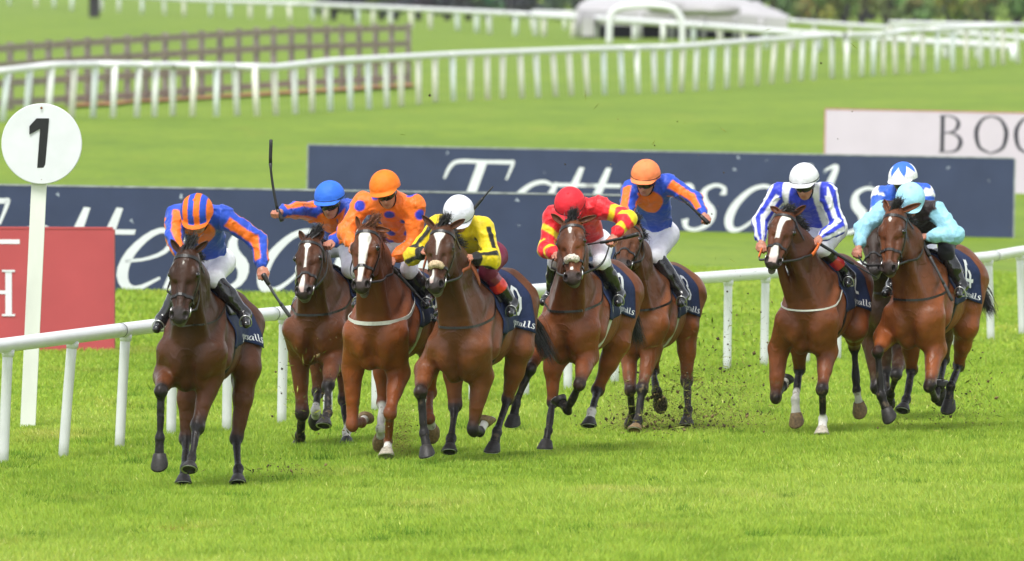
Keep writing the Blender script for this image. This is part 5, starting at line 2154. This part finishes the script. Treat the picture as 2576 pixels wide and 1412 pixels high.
    (dict(px=2028, pitch=.033, Y=111.1, head=13, coat=(0.1276, 0.0395, 0.0123), num='2', label='bay racehorse with a crooked blaze, white socks and its nose stretched sideways',
          poll=q('I', 405, 480), muzzle=q('I', 285, 925), earL=q('I', 275, 420), earR=q('I', 570, 405), roll=-14, mouth=.035, breast=('strap_white', .015, -.06),
          RF=(.2, q('J', 345, 540), q('J', 322, 945), q('J', 375, 860), q('J', 412, 775), (1, -1, -1)),
          LF=(.15, q('J', 740, 560), q('J', 700, 880), q('J', 706, 1130), q('J', 695, 1270), (1, -1, 1)),
          RH=(-.55, q('J', 505, 560), q('J', 515, 720), q('J', 478, 960), q('J', 493, 1175), (-1, 1, -1)),
          LH=(-.75, q('J', 970, 380), q('J', 965, 530), q('J', 982, 890), q('J', 1015, 1075), (-1, 1, -1)),
          socks={'RF': 2.2, 'LF': 1.80, 'RH': 1.72, 'LH': 2.05}, pale_hoof=('RH', 'LH'), white_hoof=('LF',), marks=[[(.05, .02, .020), (.09, .015, .045), (.13, -.01, .030), (.2, -.02, .024), (.32, -.02, .020)], [(.40, -.02, .03), (.48, -.01, .04), (.58, -.01, .034)]],
          forelock=V(-.02, .0, .03), tail=V(-.55, .0, -.3), girth='black_cloth'),
     dict(cap=q('I', 553, 185), shL=q('I', 745, 310), shR=q('I', 340, 310), armL=(q('I', 830, 580), q('I', 660, 690)), armR=(q('I', 190, 540), q('I', 205, 730)),
          kneeL=q('I', 665, 770), ankL=q('I', 875, 985), silks='bluewhite', capc=(.72, .72, .76), look=(26, -4, 0), band=1, seed=13, hipz=1.88, rein='rein_orange', bands=[(.34, .62, (.5, .02, .03))],
          label='jockey in royal blue and white striped silks with a white cap and goggles',
          whip=([q('I', 545, 640), q('I', 800, 795), q('I', 1150, 1003)], 1, 'long black whip trailing back from the hand of the blue and white jockey', (0, -.1, -.2)), flap=0)),
    # 8
    (dict(px=2243, Y=115.0, head=15, coat=(0.0418, 0.0187, 0.0085), num='8', label='dark brown racehorse mostly hidden behind the bay at far right',
          poll=q('K', 300, 590), muzzle=q('K', 285, 980), earL=q('K', 240, 460), earR=q('K', 330, 500),
          RF=(.2, q('L', 270, 480), q('L', 310, 860), q('L', 400, 1090), q('L', 430, 1240), (1, 1, 1)),
          LF=(.2, q('L', 520, 560), q('L', 470, 760), q('L', 420, 920), q('L', 400, 1000), (1, -1, -1)),
          RH=(-.6, q('L', 380, 560), q('L', 380, 740), q('L', 400, 980), q('L', 390, 1200), (-1, 1, 1)),
          LH=(-.8, q('L', 860, 480), q('L', 860, 640), q('L', 830, 820), q('L', 835, 950), (-1, 1, -1)),
          forelock=V(-.05, .0, .08), tail=V(-.5, .0, -.4), girth='black_cloth'),
     dict(cap=q('K', 525, 172), shL=q('K', 700, 310), shR=q('K', 345, 330), armL=(q('K', 740, 560), q('K', 640, 700)), armR=(q('K', 290, 540), q('K', 330, 700)),
          kneeL=q('K', 560, 850), ankL=q('K', 640, 1050), ankR=q('K', 320, 1120), kneeR=q('K', 330, 860), silks='bluestar', capc='star', look=(20, -8, 0), seed=15, hipz=1.88,
          label='jockey in blue silks with a white cap carrying a blue star')),
    # 9
    (dict(px=2296, pitch=.065, dz=.045, Y=111.9, head=17, coat=(0.1740, 0.0530, 0.0153), num='4', label='bay racehorse with a small white diamond on its forehead, foremost at far right',
          poll=q('K', 455, 460), muzzle=q('K', 400, 985), earL=q('K', 375, 358), earR=q('K', 688, 388), eardx=-.02,
          RF=(.32, q('L', 380, 450), q('L', 318, 570), q('L', 345, 930), q('L', 425, 1130), (1, -1, 1)),
          LF=(.22, q('L', 790, 540), q('L', 742, 850), q('L', 790, 960), q('L', 835, 790), (1, -1, -1)),
          RH=(-.52, q('L', 580, 560), q('L', 598, 720), q('L', 552, 960), q('L', 516, 1070), (-1, 1, 1)),
          LH=(-.80, q('L', 1040, 380), q('L', 985, 690), q('L', 922, 850), q('L', 895, 1065), (-1, 1, 1)),
          marks=[[(.08, -.01, .004), (.105, -.01, .018), (.135, -.008, .004)]], forelock=V(-.03, .02, .11), tail=V(-.16, .2, -.36), breast=('leather', .02, -.03), girth='black_cloth'),
     dict(cap=q('K', 585, 345), shL=q('K', 800, 455), shR=q('K', 370, 450), armL=(q('K', 955, 650), q('K', 690, 665)), armR=(q('K', 195, 590), q('K', 155, 775)),
          kneeL=q('K', 775, 800), ankL=q('K', 985, 1070), silks='pale', capc=(.36, .68, .82), look=(46, 10, -6), seed=17, hipz=1.80, breeches=(.012, .012, .013),
          label='jockey in pale blue silks with a dark brown body and a pale blue cap',
          whip=([q('K', 685, 715), q('K', 800, 930), q('K', 930, 1190)], 1, 'thick grey whip slanting down the shoulder of the horse at far right', (0, .02, -.02)), whipm='whip_grey')),
]
HORSES = []
for i, (hs, js) in enumerate(RUNNERS):
    h = make_horse(hs)
    make_jockey(h, js)
    HORSES.append(h)

# ------------------------------------------------------------------ turf thrown up by the hooves
M['clod'] = mat('turf_clod', (1, 1, 1), .9, .1, var=.4, scale=40, attr=True)


def clods(name, label, centre_px, Y, n, spread, size, seed, zmin=0.02, blades=.24):
    """small lumps of soil and blades of grass in the air; spread in picture units (x, y)"""
    rg = np.random.default_rng(seed)
    g = Geo()
    oc = np.array([(1, 0, 0), (-1, 0, 0), (0, 1, 0), (0, -1, 0), (0, 0, 1), (0, 0, -1)], float)
    of = np.array([(0, 2, 4), (2, 1, 4), (1, 3, 4), (3, 0, 4), (2, 0, 5), (1, 2, 5), (3, 1, 5), (0, 3, 5)])
    for i in range(n):
        px_ = centre_px[0] + rg.normal(0, spread[0])
        py_ = centre_px[1] + rg.normal(0, spread[1])
        p = at(px_, py_, Y + rg.normal(0, .7))
        if p[2] < zmin:
            p[2] = zmin + rg.random() * .15
        s = size * rg.lognormal(-.35, .65)
        if rg.random() < blades:
            d = rg.normal(0, 1, 3)
            d = d / np.linalg.norm(d) * rg.uniform(.025, .06)
            w = rg.normal(0, 1, 3) * .003
            P = np.array([p - d, p + w, p + d, p - w])
            g.add(P, np.array([(0, 1, 2, 3)]), np.array((.22, .25, .05)) * rg.uniform(.6, 1.5))
        else:
            v = oc * rg.uniform(.5, 1.5, (6, 1)) * s * np.array([1, 1, rg.uniform(.5, 1.2)])
            a = rg.uniform(0, 6.28)
            R = np.array([[math.cos(a), 0, math.sin(a)], [0, 1, 0], [-math.sin(a), 0, math.cos(a)]])
            c = np.array((.06, .045, .028)) if rg.random() < .5 else np.array((.17, .125, .055))
            g.add(p + v @ R.T, of, c * rg.uniform(.6, 1.5))
    o = g.build(name, M['clod'], colors=True, smooth=False)
    tag(o, label, None, None, 'stuff')


clods('flying_turf', 'spray of soil and torn grass around the hooves of the bay behind the red jockey', (1680, 1010), 112.6, 1500, (95, 62), .0048, 1)
clods('flying_turf', 'fine soil flying between the bay and the white capped jockey', (1850, 970), 114.0, 1100, (80, 110), .0042, 2)
clods('flying_turf', 'larger clods of soil in the air before the rail', (1870, 850), 114.0, 24, (60, 110), .013, 3)
clods('flying_turf', 'torn clumps of brown turf tumbling about the hooves of the bay', (1680, 1060), 112.4, 130, (90, 36), .012, 12)
clods('flying_turf', 'specks of soil high above the horses', (1750, 330), 116.0, 60, (300, 170), .006, 4)
clods('flying_turf', 'soil thrown up behind the horse at far right', (2440, 1000), 113.5, 420, (60, 60), .0045, 5)
clods('flying_turf', 'torn grass flying about the legs of the horse beside the rail', (800, 985), 107.6, 330, (60, 85), .004, 6)
clods('flying_turf', 'reddish dust of soil behind the chestnut', (1012, 1095), 106.5, 350, (22, 40), .003, 7, blades=.05)
clods('flying_turf', 'torn turf on the ground under the bay behind the red jockey', (1605, 1098), 111.8, 330, (60, 6), .0065, 8)
clods('flying_turf', 'torn turf on the ground behind the bay', (1765, 1085), 112.8, 300, (80, 8), .006, 9)
clods('flying_turf', 'small divots on the ground behind the leading horse', (700, 1185), 101.0, 160, (60, 10), .005, 10)
clods('flying_turf', 'small divots on the ground beside the horse at far right', (2330, 1085), 112.6, 160, (70, 8), .005, 11)


def dust(name, label, spots, Y, n, seed, col):
    """very fine grains of dry soil hanging in the air"""
    rg = np.random.default_rng(seed)
    P = []
    for (cx, cy, sx, sy, w) in spots:
        k = int(n * w)
        x, y, d = rg.normal(cx, sx, k), rg.normal(cy, sy, k), rg.normal(0, .5, k)
        P.append(np.array([at(a, b, Y + e) for a, b, e in zip(x, y, d)]))
    P = np.concatenate(P)
    P[:, 2] = np.abs(P[:, 2] - .02) + .02
    m = len(P)
    T = rg.normal(0, 1, (m, 4, 3))
    T /= np.linalg.norm(T, axis=2)[..., None]
    v = (P[:, None] + T * rg.uniform(.0016, .0042, (m, 1, 1))).reshape(-1, 3)
    f = (np.arange(m)[:, None, None] * 4 + np.array([(0, 1, 2), (0, 2, 3), (0, 3, 1), (1, 3, 2)])[None]).reshape(-1, 3)
    c = np.repeat(np.array(col) * rg.uniform(.6, 1.5, (m, 1)), 4, 0)
    tag(Geo().add(v, f, c).build(name, M['clod'], colors=True, smooth=False), label, None, None, 'stuff')


dust('soil_dust', 'brown dusty spray of fine soil about the hooves of the bay behind the red jockey', [(1600, 1040, 45, 55, .4), (1720, 1020, 60, 60, .35), (1850, 1010, 70, 60, .25)], 113, 28000, 31, (.25, .19, .09))
dust('soil_dust', 'reddish dust hanging beside the legs of the chestnut', [(1012, 1095, 18, 42, 1.0)], 106.8, 4500, 32, (.28, .15, .07))
dust('soil_dust', 'thin brown dust behind the horse at far right', [(2430, 1030, 50, 40, .7), (2240, 1060, 30, 25, .3)], 113.5, 1800, 33, (.2, .15, .07))

# ------------------------------------------------------------------ damp air over the course
def haze():
    m = bpy.data.materials.new('damp_air')
    m.use_nodes = True
    nt = m.node_tree
    nt.nodes.clear()
    o = nt.nodes.new('ShaderNodeOutputMaterial')
    pv = nt.nodes.new('ShaderNodeVolumePrincipled')
    pv.inputs['Color'].default_value = (.93, .95, 1, 1)
    pv.inputs['Density'].default_value = .00006
    pv.inputs['Anisotropy'].default_value = .2
    nt.links.new(pv.outputs[0], o.inputs['Volume'])
    v, f = box((0, 2450, 14), (5200, 5300, 32))
    h = Geo().add(v, f).build('haze', m, smooth=False)
    tag(h, 'thin pale haze in the damp air', None, None, 'stuff')


haze()
